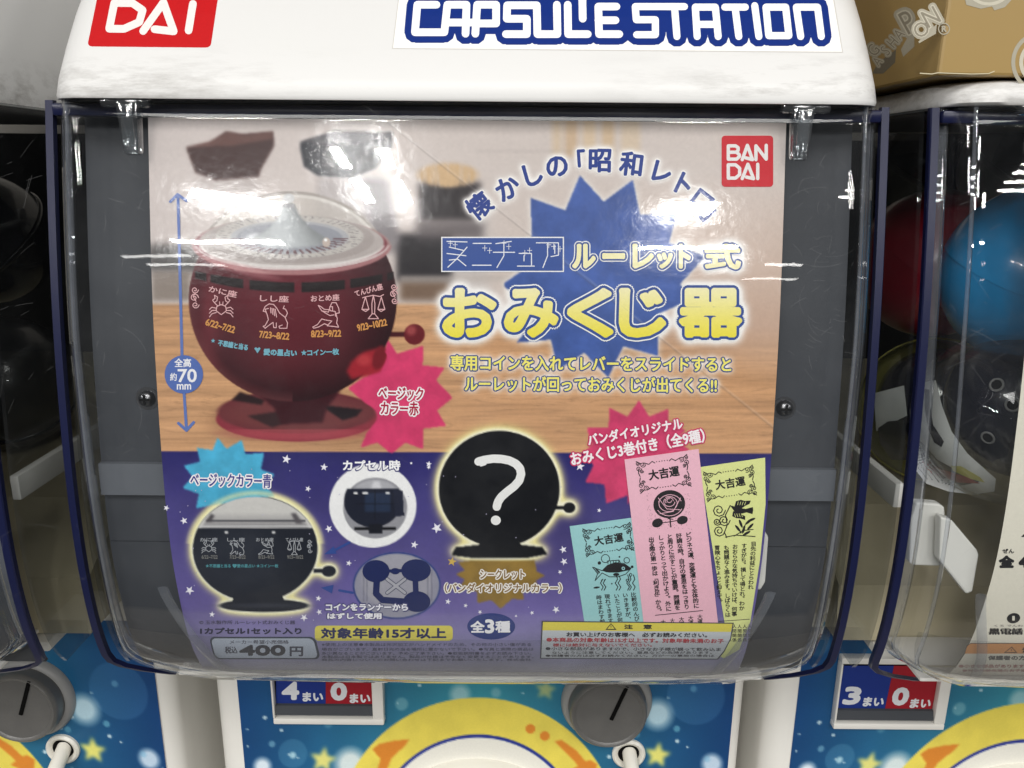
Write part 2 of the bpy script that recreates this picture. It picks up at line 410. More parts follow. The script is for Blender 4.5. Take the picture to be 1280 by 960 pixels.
# ------------------------------------------------------------------ picture print computed point by point
def vnoise(h, w, cell, seed, cellx=None):
    rg = np.random.RandomState(seed); cx = cellx or cell
    gh, gw = int(h/cell)+3, int(w/cx)+3; g = rg.rand(gh, gw)
    y = np.arange(h)/cell; x = np.arange(w)/cx
    yi = y.astype(int); xi = x.astype(int); fy = (y-yi)[:, None]; fx = (x-xi)[None, :]
    fy = fy*fy*(3-2*fy); fx = fx*fx*(3-2*fx)
    return (g[yi][:, xi]*(1-fy)*(1-fx)+g[yi][:, xi+1]*(1-fy)*fx+g[yi+1][:, xi]*fy*(1-fx)+g[yi+1][:, xi+1]*fy*fx)
def fbm(h, w, cell, seed, o=4, cellx=None):
    r = 0; a = 1; t = 0
    for k in range(o):
        r = r+a*vnoise(h, w, max(cell/2**k, 1), seed+k, max((cellx or cell)/2**k, 1)); t += a; a *= .55
    return r/t
def boxblur(a, r, it=3):
    r = int(r)
    if r < 1: return a
    for _ in range(it):
        for ax in (0, 1):
            p = np.pad(a, [(r+1, r) if i == ax else (0, 0) for i in range(2)], 'edge').cumsum(ax)
            n = a.shape[ax]
            a = (np.take(p, range(2*r+1, 2*r+1+n), ax)-np.take(p, range(0, n), ax))/(2*r+1)
    return a
class Art:
    def __init__(s, x0, y0, w, h, base):
        s.x0, s.y0, s.w, s.h = x0, y0, w, h
        s.Y, s.X = np.mgrid[0:h, 0:w].astype(float); s.X += x0; s.Y += y0
        s.I = np.zeros((h, w, 3))+np.array(base, float)
    def put(s, m, c):
        m = np.clip(m, 0, 1)
        c = np.asarray(c, float)
        s.I = s.I*(1-m[..., None])+(c if c.ndim == 3 else c[None, None, :])*m[..., None]
    def e(s, cx, cy, rx, ry, soft=1.0, rot=0):
        c, n = math.cos(rot), math.sin(rot); dx = s.X-cx; dy = s.Y-cy
        u = dx*c+dy*n; v = -dx*n+dy*c
        d = np.sqrt((u/rx)**2+(v/ry)**2); g = (d-1)*min(rx, ry)
        return np.clip(.5-g/soft, 0, 1)
    def b(s, x0, y0, x1, y1, soft=1.0):
        return np.clip((s.X-x0)/soft+.5, 0, 1)*np.clip((x1-s.X)/soft+.5, 0, 1)*np.clip((s.Y-y0)/soft+.5, 0, 1)*np.clip((y1-s.Y)/soft+.5, 0, 1)
    def tri(s, V, T):
        m = np.zeros((s.h, s.w)); V = np.asarray(V)
        for t in T:
            a, b, c = V[t[0]], V[t[1]], V[t[2]]
            x0 = int(max(0, min(a[0], b[0], c[0])-s.x0)); x1 = int(min(s.w-1, max(a[0], b[0], c[0])-s.x0+1))
            y0 = int(max(0, min(a[1], b[1], c[1])-s.y0)); y1 = int(min(s.h-1, max(a[1], b[1], c[1])-s.y0+1))
            if x1 < x0 or y1 < y0: continue
            X = s.X[y0:y1+1, x0:x1+1]; Y = s.Y[y0:y1+1, x0:x1+1]
            d = (b[0]-a[0])*(c[1]-a[1])-(b[1]-a[1])*(c[0]-a[0])
            if abs(d) < 1e-9: continue
            w0 = ((b[0]-X)*(c[1]-Y)-(b[1]-Y)*(c[0]-X))/d; w1 = ((c[0]-X)*(a[1]-Y)-(c[1]-Y)*(a[0]-X))/d; w2 = 1-w0-w1
            m[y0:y1+1, x0:x1+1] = np.maximum(m[y0:y1+1, x0:x1+1], ((w0 >= -.02) & (w1 >= -.02) & (w2 >= -.02)))
        return m
    def ink(s, ink):
        return s.tri(np.vstack(ink.V)[:, :2], np.vstack(ink.T))
    def poly(s, P, soft=1):
        T = tessellate_polygon([[Vector((p[0], p[1], 0)) for p in P]])
        m = s.tri(P, T); return boxblur(m, soft, 2) if soft else m
    def sample(s, px, py):
        x = np.clip(px-s.x0, 0, s.w-1.001); y = np.clip(py-s.y0, 0, s.h-1.001)
        xi = x.astype(int); yi = y.astype(int); fx = (x-xi)[..., None]; fy = (y-yi)[..., None]
        I = s.I
        return I[yi, xi]*(1-fx)*(1-fy)+I[yi, xi+1]*fx*(1-fy)+I[yi+1, xi]*(1-fx)*fy+I[yi+1, xi+1]*fx*fy
def art_sheet(name, art, xs, uys, surf, parent, mat, origin=(0, 0, 0), wob=None):
    """grid sheet; xs are world X, uys rows; colours sampled from art"""
    D = surf.depth(0, uys); gx, gu = np.meshgrid(xs, uys); gD = np.repeat(np.asarray(D)[:, None]*np.ones((len(uys), 1)), len(xs), 1)
    ux = gx/gD*FPX
    P = world(ux, gu, gD); px, py = reroll(ux, gu)
    c = lin(art.sample(px, py)); n = c.shape[0]*c.shape[1]
    V = np.column_stack([P[0].ravel()*1.0, P[1].ravel(), P[2].ravel()])-np.array(origin)
    h, w = gx.shape; i = np.arange(h-1)[:, None]*w+np.arange(w-1)[None, :]; i = i.ravel()
    F = np.column_stack([i, i+w, i+w+1, i+1]).astype(np.int32)
    me = bpy.data.meshes.new(name); me.vertices.add(n); me.vertices.foreach_set('co', V.ravel())
    me.loops.add(F.size); me.loops.foreach_set('vertex_index', F.ravel())
    me.polygons.add(len(F)); me.polygons.foreach_set('loop_start', np.arange(len(F), dtype=np.int32)*4)
    me.update(calc_edges=True); me.validate()
    at = me.attributes.new('Col', 'FLOAT_COLOR', 'POINT'); at.data.foreach_set('color', np.column_stack([c.reshape(-1, 3), np.ones(n)]).ravel())
    me.materials.append(mat)
    o = bpy.data.objects.new(name, me); COL.objects.link(o); o.parent = parent
    return o

# ================================================================== the poster in the middle machine
def T_(P, s, ox, oy): return [(x/s+ox, y/s+oy) for x, y in P]
X0 = -0.0177
NAVY = (44, 62, 138); BLUE = (66, 92, 158); CREAM = (244, 240, 236)
star_blue = T_([(515,225),(597,315),(697,240),(721,360),(843,350),(815,455),(940,500),(850,600),(900,650),(785,700),(783,845),(665,812),(612,920),(530,835),(440,895),(415,790),(298,800),(375,700),(255,600),(355,530),(350,430),(345,302),(465,345)], 2.783, 540, 140)
star_pink = T_([(870,635),(890,590),(925,540),(925,490),(870,440),(825,400),(900,350),(960,290),(975,210),(1010,265),(1113,235),(1110,312),(1195,320),(1160,370),(1226,440),(1165,490),(1200,550),(1115,560),(1113,640),(1045,615),(990,660),(935,615)], 3.2, 180, 360)
star_cyan = T_([(295,600),(330,645),(390,610),(405,665),(475,660),(462,725),(518,745),(480,790),(518,832),(445,840),(400,870),(310,860),(210,880),(222,822),(160,800),(200,755),(165,710),(225,695),(213,640),(275,650)], 3.2, 180, 360)
star_red = T_([(475,85),(525,165),(622,125),(620,190),(700,230),(650,280),(720,330),(560,420),(420,600),(420,555),(312,595),(305,500),(213,490),(255,405),(215,340),(250,300),(220,220),(325,218),(328,120),(418,165)], 4, 680, 480)
star_gold = T_([(160,62),(385,62),(395,105),(425,120),(390,140),(400,165),(345,172),(348,212),(305,208),(262,245),(225,212),(175,225),(172,180),(110,165),(130,135),(95,115),(130,100),(105,70)], 3.048, 540, 680)

# --- big lettering, also used to shape its own glow
def big_titles(I, layer, col, b1, b2, b3):
    for ch, a, b in (('お', 35, 225), ('み', 250, 440), ('く', 470, 632), ('じ', 650, 815), ('器', 858, 1080)):
        y0, y1 = (612, 785)
        I.text(ch, a/2.783+540-b1, y0/2.783+140-b1, b/2.783+540+b1, y1/2.783+140+b1, layer, col, bold=b1+3.1)
    for ch, a, b, y0, y1 in (('ル', 487, 570, 458, 545), ('ー', 592, 672, 490, 512), ('レ', 697, 772, 458, 545), ('ッ', 782, 838, 488, 545), ('ト', 858, 900, 458, 545), ('式', 948, 1075, 458, 548)):
        I.text(ch, a/2.783+540-b2, y0/2.783+140-b2, b/2.783+540+b2, y1/2.783+140+b2, layer, col, bold=b2+1.6)
def small_titles(I, layer, col, b, extra=0.0):
    I.text('専用コインを入れてレバーをスライドすると', 563-b, 445-b, 914+b, 464+b, layer, col, bold=b+extra, rot=.006)
    I.text('ルーレットが回っておみくじが出てくる!!', 581-b, 471-b, 896+b, 490+b, layer, col, bold=b+extra, rot=.006)
ARC = [('懐',599,257,-38),('か',634,235,-27),('し',664,218,-17),('の',696,207,-11),('「',719,203,-4),('昭',750,200,1),('和',790,205,7),('レ',826,214,15),('ト',853,229,25),('ロ',878,250,38),('」',893,270,48)]
def arc_title(I, layer, col, b):
    for ch, x, y, a in ARC:
        I.char(ch, x, y, 31 if ch not in '「」' else 26, 32, layer, col, bold=b, rot=R(a))

def poster_art():
    A = Art(170, 138, 826, 728, (212, 201, 197)); h, w = A.h, A.w; X, Y = A.X, A.Y
    nz = fbm(h, w, 60, 3); cloud = fbm(h, w, 90, 11, 5); fine = fbm(h, w, 4, 21, 2)
    # pale wall, warm to the lower right
    t = np.clip((Y-215)/190, 0, 1)*np.clip((X-560)/300, 0, 1)
    A.I = A.I*(1-t[..., None])+np.array((196, 160, 138.))*t[..., None]
    A.put(np.clip((X-170)/500, 0, 1)*.25, (214, 200, 186))
    for x0, x1, c in ((690, 702, (214, 190, 160)), (706, 722, (204, 172, 136)), (728, 745, (216, 190, 156)), (752, 768, (208, 178, 140)), (776, 800, (216, 194, 166))):
        A.put(A.b(x0, 130, x1, 196, 9)*.75, c)
    A.put(A.b(595, 188, 770, 190, 6)*.25, (150, 140, 138))
    # far shelf, dark bottles and table behind, all out of focus
    def blur(m, r): return boxblur(m, r, 2)
    A.put(blur(A.b(496, 292, 566, 352), 4)*.95, (38, 35, 38)); A.put(blur(A.b(566, 268, 612, 372), 8)*.55, (196, 190, 188))
    A.put(blur(A.b(186, 306, 250, 340), 5)*.85, (46, 44, 44)); A.put(blur(A.b(190, 340, 238, 376), 3)*.8, (128, 116, 106))
    A.put(blur(A.b(500, 352, 560, 376), 4)*.9, (112, 88, 70)); A.put(blur(A.b(500, 344, 640, 352), 2)*.6, (190, 180, 172))
    A.put(blur(A.b(524, 228, 601, 276), 4), (48, 42, 44)); A.put(blur(A.b(520, 276, 604, 300), 5)*.8, (92, 84, 86))
    A.put(blur(A.e(560, 219, 38, 15, 3), 2)*(.6+.6*vnoise(h, w, 30, 5, 3)), (212, 178, 136))
    A.put(blur(A.poly([(400, 220), (476, 220), (500, 300), (392, 312)]), 4)*.55, (158, 150, 152))
    A.put(blur(A.poly([(452, 225), (485, 225), (500, 315), (470, 315)]), 4)*.5, (88, 84, 90))
    A.put(blur(A.poly([(250, 222), (320, 222), (330, 262), (236, 262)]), 4)*.4, (168, 158, 156))
    A.put(blur(A.poly([(234, 184), (262, 180), (282, 165), (300, 168), (340, 165), (341, 182), (325, 210), (322, 221), (270, 225), (246, 216)]), 1)*.97, (66, 42, 40))
    A.put(blur(A.poly([(234, 184), (262, 177), (285, 165), (305, 169), (340, 165), (340, 174), (290, 182)]), 1)*.9, (108, 74, 68))
    A.put(blur(A.poly([(376, 178), (396, 172), (418, 164), (440, 167), (489, 166), (487, 184), (468, 210), (440, 222), (398, 219), (382, 208)]), 1)*.97, (34, 36, 44))
    A.put(blur(A.poly([(376, 178), (400, 170), (420, 164), (489, 166), (487, 172), (420, 180)]), 1)*.8, (88, 84, 88))
    # wooden table with long grain
    grain = fbm(h, w, 5, 31, 3, 160)*.7+fbm(h, w, 2.2, 35, 2, 90)*.3; warp = fbm(h, w, 14, 41, 3, 240)
    lines = np.abs(((Y/8.5+warp*6+X*.003) % 1.0)-.5)*2
    wc = np.array((208, 158, 114.))[None, None, :]*(0.80+.36*grain[..., None])*(1-.10*np.clip((lines-.72)/.28, 0, 1)[..., None])
    edge = 377+np.clip((X-560)/380, 0, 1)*30
    A.put(np.clip((Y-edge)/(6+np.clip(X-560, 0, 400)/6), 0, 1)*.96, wc)
    A.put(A.b(845, 496, 948, 497, 2)*0, wc)
    # soft shade of the toy on the table
    A.put(blur(A.e(395, 528, 135, 26, 4), 9)*.38, (96, 62, 44))
    # starburst shades sit behind the toy
    A.put(blur(A.poly(star_pink, 0), 1), (212, 62, 108)); 
    # ---- foot
    A.put(A.e(371, 524, 101, 28), (140, 52, 64)); A.put(A.e(371, 515, 99, 27, 2), (104, 46, 52))
    A.put(A.e(371, 517, 92, 22, 8)*.5, (122, 70, 66))
    A.put(A.poly([(290, 500), (300, 490), (330, 500), (326, 506)]), (42, 26, 28)); A.put(A.poly([(400, 506), (452, 512), (445, 520), (428, 525)]), (34, 24, 28)); A.put(A.poly([(310, 520), (352, 514), (358, 528), (340, 534)]), (56, 36, 38))
    A.put(blur(A.poly([(318, 488), (424, 488), (408, 508), (402, 528), (352, 530), (344, 510)]), 1), (58, 18, 26))
    A.put(A.e(371, 541, 84, 9, 6)*.5*(Y > 536), (188, 84, 92))
    # ---- lever and spout
    A.put(A.b(478, 415, 512, 421), (70, 20, 26)); A.put(A.e(518, 418, 13, 13), (104, 26, 34)); A.put(A.e(514, 413, 6, 6, 5)*.7, (176, 84, 84))
    A.put(blur(A.poly([(440, 452), (455, 440), (478, 434), (481, 446), (474, 464), (440, 474), (434, 464)]), 1), (150, 28, 40)); A.put(A.e(474, 447, 8, 15, 3, .3), (112, 22, 32)); A.put(A.e(456, 450, 9, 7, 6)*.6, (196, 60, 66))
    # ---- body of the toy
    body = A.e(366, 375, 130, 127)*(Y > 306)
    dx = (X-366)/130; dy = (Y-372)/128; rr = np.clip(dx*dx+dy*dy, 0, 1)
    shade = np.clip(1.05-.40*rr-.20*np.clip(dx, 0, 1)-.22*np.clip(dy, 0, 1), .3, 1.2)
    A.put(body, np.array((90, 25, 34.))[None, None, :]*shade[..., None]+np.array((6, 4, 6.)))
    A.put(body*np.exp(-((X-262)/14)**2)*np.exp(-((Y-400)/60)**2)*.35, (170, 70, 80))
    A.put(body*np.exp(-((X-352)/60)**2)*np.exp(-((Y-448)/26)**2)*.12, (190, 110, 110)); A.put(body*np.exp(-((X-420)/30)**2)*np.exp(-((Y-420)/60)**2)*.10, (200, 120, 120)); A.put(body*np.clip(rr-.82, 0, .18)/.18*.35*(X < 366), (150, 84, 84))
    A.put(boxblur(A.poly([(440, 452), (455, 440), (478, 434), (481, 446), (474, 464), (440, 474), (434, 464)]), 1), (158, 34, 46)); A.put(A.e(474, 447, 8, 15, 3, .3), (116, 24, 34)); A.put(A.e(455, 450, 9, 7, 6)*.6, (200, 70, 74))
    # slots under the rim
    cy = lambda x: 353-10.5*((x-370)/108)**2
    for a, b in ((244, 258), (263, 304), (312, 368), (377, 431), (438, 478), (484, 492)):
        m = A.b(a, 300, b, 400, 1.5)*np.clip((Y-cy(X))/1.2+.5, 0, 1)*np.clip((cy(X)+12.5-2.5*((X-370)/108)**2-Y)/1.2+.5, 0, 1)
        A.put(m, (28, 18, 20))
    # clear dome, its plate, ring of slots and cone
    dome = A.e(365, 340, 123, 101)*(Y < 307)
    A.put(dome*.72, (196, 188, 180)); A.put(dome*np.clip(1-A.e(365, 340, 117, 96, 5), 0, 1)*.55, (222, 216, 208))
    A.put((A.e(365, 340, 123, 101)-A.e(365, 341, 120.5, 98, 2)).clip(0, 1)*(Y < 307)*.7, (150, 140, 134)); A.put((A.e(365, 341, 120, 98)-A.e(365, 342, 117, 95, 2)).clip(0, 1)*(Y < 307)*.5, (238, 234, 228))
    rim = A.e(364, 307, 124, 36)
    A.put(rim*.9, (166, 130, 128)); A.put(A.e(364, 306, 120, 33), (122, 52, 60)); A.put(A.e(364, 303, 116, 32), (182, 172, 168)); A.put(A.e(364, 299, 104, 30), (168, 158, 154))
    A.put(A.e(362, 296, 92, 27), (196, 190, 184)); A.put(A.e(362, 297, 74, 21), (176, 176, 180)); A.put(A.e(362, 297, 66, 18), (150, 152, 160))
    ang = np.arctan2((Y-297)/24, (X-362)/82); rad = np.sqrt(((X-362)/92)**2+((Y-296)/27)**2)
    A.put(((rad > .60) & (rad < .80)) * np.clip(np.sin(ang*44)*3, 0, 1)*(Y > 296)*.8, (96, 62, 66)); A.put(((rad > .82) & (rad < .98))*np.clip(np.sin(ang*60+1)*vnoise(h, w, 3, 8)*3-.6, 0, 1)*.55, (104, 96, 100))
    A.put(A.e(318, 296, 9, 5, 4)*.7, (236, 238, 240)); 
    cone = A.poly([(353, 256), (368, 256), (374, 270), (388, 286), (410, 300), (396, 307), (362, 310), (330, 307), (314, 300), (336, 286), (350, 270)], 1)
    cs = 205-60*np.clip(np.abs((X-352)/np.clip((Y-246)*.9, 6, 60)), 0, 1)**1.6
    A.put(cone, cs[..., None]*np.array((.97, .99, 1.0))); A.put(A.e(361, 248, 7, 6), (206, 206, 206)); A.put(A.e(361, 257, 8, 3), (150, 150, 152))
    A.put(A.e(408, 303, 5, 6), (196, 180, 170)); A.put(A.e(407, 300, 2, 2), (250, 250, 250))
    for k, (a, b, c_) in enumerate(((122, 36, (232, 226, 222)), (124, 40, (170, 116, 118)), (116, 33, (228, 222, 218)))):
        A.put((A.e(365, 305+(2 if k == 1 else 0), a, b-3, 1)-A.e(365, 303, a-1.5, b-4.6, 1)).clip(0, 1)*(Y > 306)*.85, c_)
    A.put(A.e(300, 336, 46, 6, 4, .25)*.35, (226, 170, 170))
    # ================= lower night-blue field
    t = np.clip((Y-568)/190, 0, 1)**.9; t2 = np.clip((Y-758)/70, 0, 1)
    c = np.array((40, 37, 98.))*(1-t[..., None])+np.array((110, 99, 158.))*t[..., None]
    c = c*(1-t2[..., None])+np.array((158, 158, 182.))*t2[..., None]
    c = c*(.84+.32*cloud[..., None]); c[..., 2] *= (1.0+.05*nz)
    slope = 564+.004*(X-200)
    A.put(np.clip((Y-slope)/1.2+.5, 0, 1), c)
    # glows round the toys
    def glow(m, r, gain, col):
        A.put(np.clip(boxblur(m, r, 3)*gain, 0, 1), col)
    # blue toy
    sil = np.maximum.reduce([A.e(319, 686, 78, 66), A.poly([(296, 742), (350, 742), (358, 758), (288, 758)], 0), A.e(330, 757, 56, 8), A.b(392, 711, 406, 716), A.e(411, 714, 9, 7)])
    glow(sil, 5, 3.2, (246, 238, 170)); glow(sil, 2, 2.6, (252, 250, 226))
    A.put(sil, (30, 34, 44))
    top = A.e(319, 686, 76, 64)*np.clip((661-Y)/1.5, 0, 1)
    A.put(top, (206, 204, 202)); A.put(top*np.clip((Y-648)/10, 0, 1)*.7, (92, 92, 98)); A.put(top*A.b(262, 649, 376, 651.5, 1.5), (60, 60, 66)); A.put(top*A.b(256, 656, 386, 658, 1.5), (220, 220, 220))
    A.put(top*A.poly([(255, 655), (262, 645), (266, 650), (262, 656)], 1), (70, 66, 70)); A.put(top*A.poly([(362, 645), (370, 645), (378, 656), (368, 656)], 1), (90, 86, 90))
    A.put(A.e(300, 700, 50, 40, 30)*.22, (70, 76, 90)); A.put(A.e(330, 757, 52, 3, 3, 0)*.35, (80, 84, 96)); A.put(A.b(340, 664, 344, 667), (220, 220, 220)); A.put(A.b(281, 664, 285, 667), (220, 220, 220))
    # hidden black toy
    sil = np.maximum.reduce([A.e(624, 611, 75.5, 72.5), A.poly([(605, 675), (645, 675), (652, 684), (598, 684)], 0), A.e(624, 689, 58, 9), A.b(690, 632, 706, 637), A.e(711.6, 634.7, 8, 7)])
    glow(sil, 6, 3.0, (244, 232, 150)); glow(sil, 3, 2.7, (252, 248, 220))
    # capsule picture disc
    A.put(A.e(466, 632, 54.5, 52.5), (246, 246, 246)); A.put(A.e(469, 635, 40, 38), (150, 150, 156)); A.put(A.e(469, 617, 28, 17, 3), (176, 176, 182))
    A.put(A.poly([(463, 612), (467, 602), (474, 602), (477, 612)], 1), (214, 214, 218)); 
    ball = np.clip(A.e(466, 626, 36, 33)*np.clip((Y-610)/1.5, 0, 1), 0, 1); A.put(ball, (26, 30, 46)); A.put(np.maximum(A.poly([(492, 612), (503, 614), (505, 644), (494, 645)], 0), 0), (32, 36, 54))
    A.put(A.b(456, 616, 488, 640, 3)*.6*ball, (44, 62, 92)); A.put(A.b(468, 612, 469.5, 650, 1)*.6, (14, 16, 26)); A.put(A.b(444, 629, 494, 630.5, 1)*.5, (14, 16, 26))
    for x in (442, 453, 455, 482): A.put(A.b(x, 615, x+5, 617.5), (230, 230, 230))
    A.put(A.b(443, 659, 495, 662.5), (12, 12, 16)); A.put(A.b(461, 655, 478, 667), (20, 22, 32))
    # coin runner picture
    A.put(A.e(496, 732, 55, 42), (152, 152, 168)); A.put((A.e(496, 732, 55, 42)-A.e(496, 732, 53, 40)).clip(0, 1), (40, 58, 128)); A.put(A.e(496, 727, 44, 34, 4)*.35, (190, 188, 190))
    for x in (454, 458, 534, 539): A.put(A.b(x, 712, x+1.4, 752, 1)*.5, (90, 90, 110))
    # ================= glow of the titles on the photograph part
    I = Ink(); big_titles(I, 1, 0, 5.2, 3.4, 0); big = A.ink(I)
    I = Ink(); small_titles(I, 1, 0, 1.2); arc_title(I, 1, 0, 2.2); sm = A.ink(I)
    up = (Y < 540)
    glow(boxblur(big, 3, 1)*up, 4, 2.4, (250, 246, 242)); glow(sm*up, 3, 2.0, (250, 246, 242))
    I = Ink(); I.poly(star_blue, 1, 0); sb = A.ink(I); glow(sb, 4, 1.1, (248, 244, 240))
    tone = np.array((70, 96, 164.))*(.86+.30*fbm(h, w, 22, 51, 4)[..., None])
    A.put(boxblur(sb, 1, 1), tone)
    I = Ink(); big_titles(I, 1, 0, 1.0, .6, 0); inn = A.ink(I); A.put(np.clip(boxblur(inn, 5)*.7, 0, 1)*up*.5*(1-sb), (250, 246, 242))
    # cyan burst and pinks carry a mottled tone
    def burst(P, col, sd):
        I = Ink(); I.poly(P, 1, 0); m = boxblur(A.ink(I), 1, 1)
        A.put(m, np.array(col, float)*(.88+.24*fbm(h, w, 16, sd, 4)[..., None]))
    burst(star_cyan, (76, 176, 214), 61); burst(star_red, (212, 66, 110), 62)
    burst(star_gold, (150, 120, 54), 63)
    I = Ink(); I.poly(star_pink, 1, 0); m = boxblur(A.ink(I), 1, 1)*(1-body)*(1-A.e(371, 520, 101, 29))
    A.put(m*(1-A.b(470, 415, 512, 421))*(1-A.e(518, 418, 13, 13))*(1-A.e(462, 452, 24, 20)), np.array((214, 62, 108.))*(.90+.20*fbm(h, w, 16, 64, 4)[..., None]))
    # repaint the blue toy over the cyan burst
    g = A.e(319, 686, 84, 71, 8); keep = A.e(319, 686, 80, 67.5, 5)
    A.put(np.clip(g-keep, 0, 1)*(Y < 680), (248, 240, 178)); A.put(A.e(319, 686, 78, 65, 1)*np.clip((661-Y)/1.5, 0, 1), (208, 206, 202)); A.put(A.e(319, 686, 74, 62, 3)*np.clip((661-Y)/1.5, 0, 1)*np.clip((Y-640)/18, 0, 1)*.6, (110, 108, 114))
    A.put(A.b(258, 650, 382, 652, 1.5), (66, 66, 72)); A.put(A.b(250, 657, 390, 658.5, 1.5), (214, 214, 214)); A.put(A.poly([(257, 652), (264, 642), (268, 645), (264, 652)], 1), (80, 76, 80)); A.put(A.poly([(364, 642), (370, 642), (378, 654), (370, 654)], 1), (90, 86, 90))
    # hidden toy body again, over the gold burst
    A.put(A.e(624, 611, 75.5, 72.5), (12, 13, 18)); A.put(A.poly([(605, 675), (645, 675), (654, 685), (596, 685)], 0), (12, 13, 18))
    A.put(boxblur(A.poly([(566, 694), (572, 684), (600, 681), (648, 681), (676, 684), (682, 693), (660, 697), (590, 697)], 0), 1, 1), (12, 13, 18))
    A.put(A.b(688, 632.5, 708, 636.8), (12, 13, 18)); A.put(A.e(711.6, 634.7, 7.6, 6.6), (12, 13, 18))
    # crease of the sheet, and paper grain
    d = (X-455)*(530-130)-(Y-130)*(960-455); d = d/math.hypot(505, 400)
    A.put(np.exp(-(d/1.0)**2)*.22*(X > 455)*(Y < 545), (90, 80, 76)); A.put(np.exp(-((d-2)/1.2)**2)*.14*(X > 455)*(Y < 545), (255, 250, 246))
    A.I = np.clip(A.I*(.985+.03*fine[..., None]), 0, 255)
    return A

def five_star(I, x, y, r, layer, c, rot=0.0, k=.42):
    I.poly([(x+(r if i % 2 == 0 else r*k)*math.sin(rot+i*math.pi/5), y-(r if i % 2 == 0 else r*k)*math.cos(rot+i*math.pi/5)) for i in range(10)], layer, c)
def squares_logo(I, x0, y0, x1, y1, layer, RED, WH, top=True):
    """the two-row word in a red rounded square; rows of straight strokes with slanted A"""
    w = x1-x0; h = y1-y0
    I.rrect(x0, y0, x1, y1, w*.07, layer, RED)
    sw = w*.065
    def P(pts): return [(x0+a*w, y0+b*h) for a, b in pts]
    def ln(pts, **k): I.line(P(pts), sw, layer+1, WH, **k)
    # B A N
    ln([(.13, .20), (.13, .46), (.29, .46), (.345, .41), (.345, .375), (.29, .325), (.13, .325)]); ln([(.13, .20), (.27, .20), (.32, .235), (.32, .29), (.28, .325)])
    ln([(.40, .47), (.50, .19), (.60, .47)]); ln([(.47, .435), (.60, .47)])
    ln([(.665, .47), (.665, .20), (.865, .46), (.865, .19)])
    # D A I
    ln([(.13, .57), (.13, .83), (.27, .83), (.35, .76), (.35, .64), (.27, .57), (.13, .57)])
    ln([(.40, .84), (.51, .56), (.62, .84)]); ln([(.48, .81), (.62, .84)])
    ln([(.70, .56), (.70, .84)])

def zodiac(I, kind, cx, cy, s, c, layer=8, w=1.1):
    """small outline drawings round the toy, s = half height"""
    def l(P, closed=False): I.line([(cx+x*s, cy+y*s) for x, y in P], w, layer, c, closed=closed)
    if kind == 'crab':
        l([(-.35,-.05),(0,-.2),(.35,-.05),(.42,.3),(0,.62),(-.42,.3)], True)
        for k in (-1, 1):
            l([(k*.3,-.1),(k*.55,-.35),(k*.35,-.5),(k*.3,-.8),(k*.55,-.95),(k*.5,-.7),(k*.7,-.55),(k*.55,-.35)])
            for q in range(3): l([(k*.4,.1+q*.17),(k*.75,.02+q*.26),(k*.95,.2+q*.3)])
            l([(k*.12,-.2),(k*.14,-.42)])
    elif kind == 'lion':
        l([(-.9,-.35),(-.75,-.7),(-.45,-.9),(-.1,-.85),(.15,-.55),(.35,-.2),(.75,.1),(.95,.55),(.9,.95),(.35,.95),(.3,.8),(.55,.7)])
        l([(-.9,-.35),(-.7,-.3),(-.6,-.1),(-.75,-.5),(-.5,-.55)]); l([(-.6,-.1),(-.5,.3),(-.75,.75),(-.9,.8),(-.75,.95),(-.5,.75),(-.15,.5),(-.1,.9),(.1,.9),(.1,.55)])
        for q in range(4): l([(-.35+q*.12,-.6+q*.03),(-.3+q*.14,-.2+q*.1)])
        l([(.8,.1),(.95,-.2),(.8,-.5),(.62,-.55),(.7,-.75)])
    elif kind == 'maiden':
        l([(-.55,-.7),(-.3,-.3),(.2,-.2),(.3,-.55),(.45,-.9),(.75,-.9),(.95,-.5),(1,-.15),(.75,-.1),(.85,.3),(.8,.6),(.95,.9),(.1,.8),(.45,.45),(.1,.4),(-.3,.3),(-.6,.7),(-.95,.9),(-.9,.98),(-.55,.9),(-.1,.65),(.15,.75)])
        l([(-.55,-.7),(-.35,-.6),(-.1,-.4),(.3,-.38),(.35,-.3),(.7,-.25),(.72,.1)]); l([(.3,-.6),(.5,-.6),(.5,-.3)]); l([(-.3,-.3),(.3,.05),(.6,0)])
    elif kind == 'scales':
        l([(-.85,-.65),(-.5,-.75),(0,-.85),(.5,-.75),(.8,-.9)]); l([(0,-.85),(-.12,-.2),(-.1,.6),(.1,.6),(.12,-.2),(0,-.85)]); l([(-.4,.98),(-.1,.6),(.1,.6),(.4,.98)], True)
        for k in (-1, 1): l([(k*.62,-.72),(k*.35,.25),(k*.9,.25),(k*.62,-.72)]); l([(k*.35,.25),(k*.6,.42),(k*.9,.25)])
    else:
        curl(I, cx, cy-s*.55, s*.3, layer, c, w=w); curl(I, cx-s*.05, cy+s*.1, s*.36, layer, c, d=-1, w=w); curl(I, cx+s*.05, cy+s*.7, s*.3, layer, c, w=w); l([(.05,-.3),(-.15,0),(.1,.4)])

